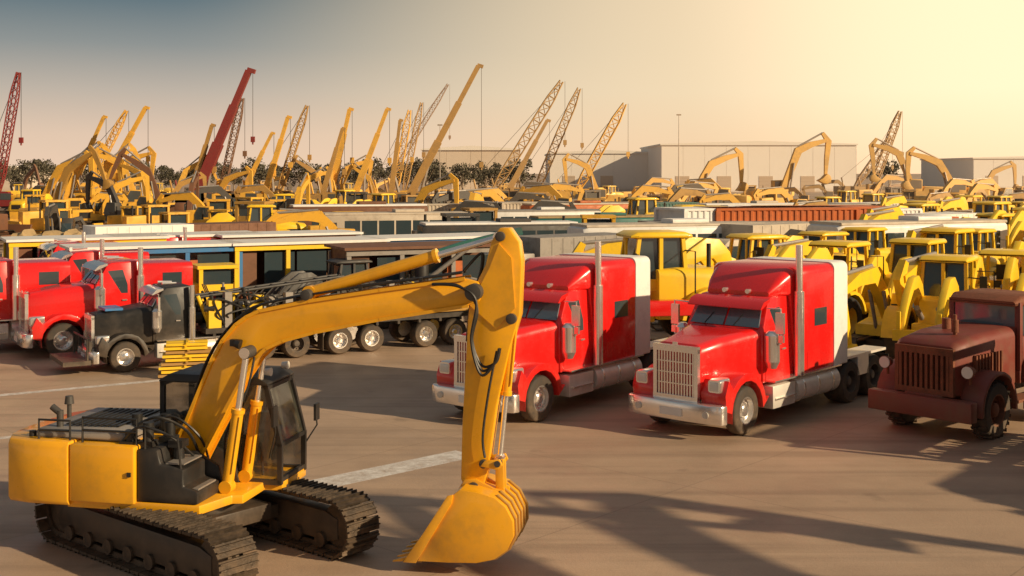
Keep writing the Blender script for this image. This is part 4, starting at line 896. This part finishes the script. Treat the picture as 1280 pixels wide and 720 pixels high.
# ================================================================== GROUND
def ground():
    m=bpy.data.materials.new('worn_concrete'); m.use_nodes=True; nt=m.node_tree; L=nt.links; b=nt.nodes['Principled BSDF']
    geo=_n(nt,'ShaderNodeNewGeometry')
    def noise(s,det=6,rough=.6,vec=None):
        n=_n(nt,'ShaderNodeTexNoise'); n.inputs['Scale'].default_value=s; n.inputs['Detail'].default_value=det; n.inputs['Roughness'].default_value=rough
        L.new(vec or geo.outputs['Position'],n.inputs['Vector']); return n.outputs[0]
    def mp(v,a,b_,c,d):
        r=_n(nt,'ShaderNodeMapRange'); 
        for i,k in enumerate((a,b_,c,d)): r.inputs[i+1].default_value=k
        L.new(v,r.inputs[0]); return r.outputs[0]
    def mix(f,a,c,mode='MIX'):
        x=_n(nt,'ShaderNodeMix',data_type='RGBA',blend_type=mode)
        if isinstance(f,float): x.inputs['Factor'].default_value=f
        else: L.new(f,x.inputs['Factor'])
        for nm,v in(('A',a),('B',c)):
            if isinstance(v,tuple): x.inputs[nm].default_value=(*v,1)
            else: L.new(v,x.inputs[nm])
        return x.outputs['Result']
    c=mix(mp(noise(.09,6,.6),.35,.65,0,1),(.42,.295,.20),(.58,.41,.28))
    c=mix(mp(noise(.6,6,.7),.45,.75,0,.5),c,(.30,.205,.14))
    mpn=_n(nt,'ShaderNodeMapping'); mpn.inputs['Rotation'].default_value=(0,0,rad(-38)); mpn.inputs['Scale'].default_value=(.05,1.3,1)
    L.new(geo.outputs['Position'],mpn.inputs['Vector'])
    c=mix(mp(noise(1.0,5,.6,mpn.outputs[0]),.50,.70,0,.55),c,(.21,.145,.10))
    mpn2=_n(nt,'ShaderNodeMapping'); mpn2.inputs['Rotation'].default_value=(0,0,rad(-8)); mpn2.inputs['Scale'].default_value=(.06,1.0,1)
    L.new(geo.outputs['Position'],mpn2.inputs['Vector'])
    c=mix(mp(noise(1.2,5,.6,mpn2.outputs[0]),.55,.75,0,.4),c,(.65,.48,.34))
    c=mix(mp(noise(.9,3,.5),.66,.74,0,.4),c,(.16,.115,.08))
    c=mix(mp(noise(40,3,.7),.35,.7,0,.3),c,(.24,.17,.12))
    br=_n(nt,'ShaderNodeTexBrick'); br.inputs['Scale'].default_value=1; br.inputs['Mortar Size'].default_value=.012; br.inputs['Brick Width'].default_value=6; br.inputs['Row Height'].default_value=6; br.offset=0
    mp3=_n(nt,'ShaderNodeMapping'); mp3.inputs['Rotation'].default_value=(0,0,rad(42)); L.new(geo.outputs['Position'],mp3.inputs['Vector']); L.new(mp3.outputs[0],br.inputs['Vector'])
    jf=_n(nt,'ShaderNodeMath',operation='MULTIPLY'); L.new(br.outputs['Fac'],jf.inputs[0]); jf.inputs[1].default_value=.35
    c=mix(jf.outputs[0],c,(.13,.09,.065))
    L.new(c,b.inputs['Base Color'])
    L.new(mp(noise(.5,6,.6),.3,.7,.4,.75),b.inputs['Roughness'])
    bp=_n(nt,'ShaderNodeBump'); bp.inputs['Strength'].default_value=.3; bp.inputs['Distance'].default_value=.02
    L.new(noise(18,6,.7),bp.inputs['Height']); L.new(bp.outputs[0],b.inputs['Normal'])
    g=MB(); g._f([g.bm.verts.new(p) for p in((-2500,-200,0),(2500,-200,0),(2500,4500,0),(-2500,4500,0))])
    g.obj('ground',m,kind='structure')
ground()
def stripmat():
    m=bpy.data.materials.new('patchy_pale_strip'); m.use_nodes=True; nt=m.node_tree; b=nt.nodes['Principled BSDF']
    g=_n(nt,'ShaderNodeNewGeometry'); n=_n(nt,'ShaderNodeTexNoise'); n.inputs['Scale'].default_value=3; n.inputs['Detail'].default_value=9; n.inputs['Roughness'].default_value=.75
    nt.links.new(g.outputs['Position'],n.inputs['Vector']); r=_n(nt,'ShaderNodeMapRange'); r.inputs[1].default_value=.38; r.inputs[2].default_value=.68; r.inputs[3].default_value=.9; r.inputs[4].default_value=.2
    nt.links.new(n.outputs[0],r.inputs[0]); nt.links.new(r.outputs[0],b.inputs['Alpha']); b.inputs['Base Color'].default_value=(.84,.81,.77,1); b.inputs['Roughness'].default_value=.7
    return m
MK=stripmat()
def lay_strip(p,q,w):
    p=Vector((*p,.004));q=Vector((*q,.004)); d=(q-p).normalized(); n=Vector((-d.y,d.x,0))*w/2
    g=MB(); g._f([g.bm.verts.new(v) for v in(p-n,q-n,q+n,p+n)]); g.obj('pale_strip',MK,kind='structure')  # pale strip with patchy alpha, lying just above the ground
lay_strip((-5.2,19.9),(-.9,23.9),.7)
lay_strip((-17,27.5),(-8,33.2),.3)
lay_strip((-13,24.0),(-5.5,28.3),.25)

# ================================================================== LIGHT
SAZ,SEL=116,23
w=bpy.data.worlds.new('World'); scene.world=w; w.use_nodes=True; nt=w.node_tree; L=nt.links
bg=nt.nodes['Background']
sky=_n(nt,'ShaderNodeTexSky'); sky.sky_type='NISHITA'; sky.sun_disc=False; sky.sun_elevation=rad(SEL); sky.sun_rotation=rad(SAZ); sky.dust_density=4; sky.air_density=1.5
tc=_n(nt,'ShaderNodeTexCoord'); nm=_n(nt,'ShaderNodeVectorMath',operation='NORMALIZE'); L.new(tc.outputs['Generated'],nm.inputs[0])
sp=_n(nt,'ShaderNodeSeparateXYZ'); L.new(nm.outputs[0],sp.inputs[0])
mr=_n(nt,'ShaderNodeMapRange'); mr.inputs[2].default_value=.3; L.new(sp.outputs[2],mr.inputs[0])
def ramp(els):
    c=_n(nt,'ShaderNodeValToRGB'); e=c.color_ramp.elements
    e[0].position=els[0][0]; e[0].color=(*els[0][1],1); e[1].position=els[-1][0]; e[1].color=(*els[-1][1],1)
    for p,cc in els[1:-1]: x=e.new(p); x.color=(*cc,1)
    L.new(mr.outputs[0],c.inputs[0]); return c.outputs[0]
cool=ramp([(0,(.90,.65,.47)),(.1,(.80,.60,.45)),(.22,(.53,.46,.39)),(.34,(.27,.29,.29)),(.48,(.085,.145,.185)),(1,(.16,.17,.18))])
warm=ramp([(0,(1.0,.68,.40)),(.22,(1.0,.78,.50)),(.48,(1.0,.77,.49)),(1,(.28,.22,.17))])
G=Vector((math.sin(rad(29)),math.cos(rad(29)),.15)).normalized()
dt=_n(nt,'ShaderNodeVectorMath',operation='DOT_PRODUCT'); L.new(nm.outputs[0],dt.inputs[0]); dt.inputs[1].default_value=G
m2=_n(nt,'ShaderNodeMapRange',interpolation_type='SMOOTHSTEP'); m2.inputs[1].default_value=math.cos(rad(45)); m2.inputs[2].default_value=math.cos(rad(6)); L.new(dt.outputs['Value'],m2.inputs[0])
mx=_n(nt,'ShaderNodeMix',data_type='RGBA'); L.new(m2.outputs[0],mx.inputs['Factor']); L.new(cool,mx.inputs['A']); L.new(warm,mx.inputs['B'])
m3=_n(nt,'ShaderNodeMapRange',interpolation_type='SMOOTHSTEP'); m3.inputs[1].default_value=math.cos(rad(22)); m3.inputs[2].default_value=1; m3.inputs[3].default_value=9.4; m3.inputs[4].default_value=12.5; L.new(dt.outputs['Value'],m3.inputs[0])
sc1=_n(nt,'ShaderNodeVectorMath',operation='SCALE'); L.new(m3.outputs[0],sc1.inputs['Scale']); L.new(mx.outputs['Result'],sc1.inputs[0])
sc2=_n(nt,'ShaderNodeVectorMath',operation='SCALE'); sc2.inputs['Scale'].default_value=.08; L.new(sky.outputs[0],sc2.inputs[0])
ad=_n(nt,'ShaderNodeVectorMath',operation='ADD'); L.new(sc1.outputs[0],ad.inputs[0]); L.new(sc2.outputs[0],ad.inputs[1])
L.new(ad.outputs[0],bg.inputs['Color']); bg.inputs['Strength'].default_value=.1
sd=bpy.data.lights.new('sun','SUN'); sd.energy=5.0; sd.angle=rad(.8); sd.color=(1,.78,.50)
so=bpy.data.objects.new('sun',sd); COL.objects.link(so)
dv=Vector((math.sin(rad(SAZ))*math.cos(rad(SEL)),math.cos(rad(SAZ))*math.cos(rad(SEL)),math.sin(rad(SEL))))
so.rotation_euler=dv.to_track_quat('Z','Y').to_euler(); so.location=(30,-10,30)
# ================================================================== CAMERA
cd=bpy.data.cameras.new('camera'); cam=bpy.data.objects.new('camera',cd); COL.objects.link(cam)
cam.location=(0,0,5.6); cam.rotation_euler=(rad(90),0,0); cd.sensor_width=36; cd.lens=42.19; cd.shift_y=-.113; cd.clip_end=6000; cd.clip_start=.1
scene.camera=cam
scene.view_settings.view_transform='Standard'; scene.view_settings.look='None'; scene.view_settings.exposure=0
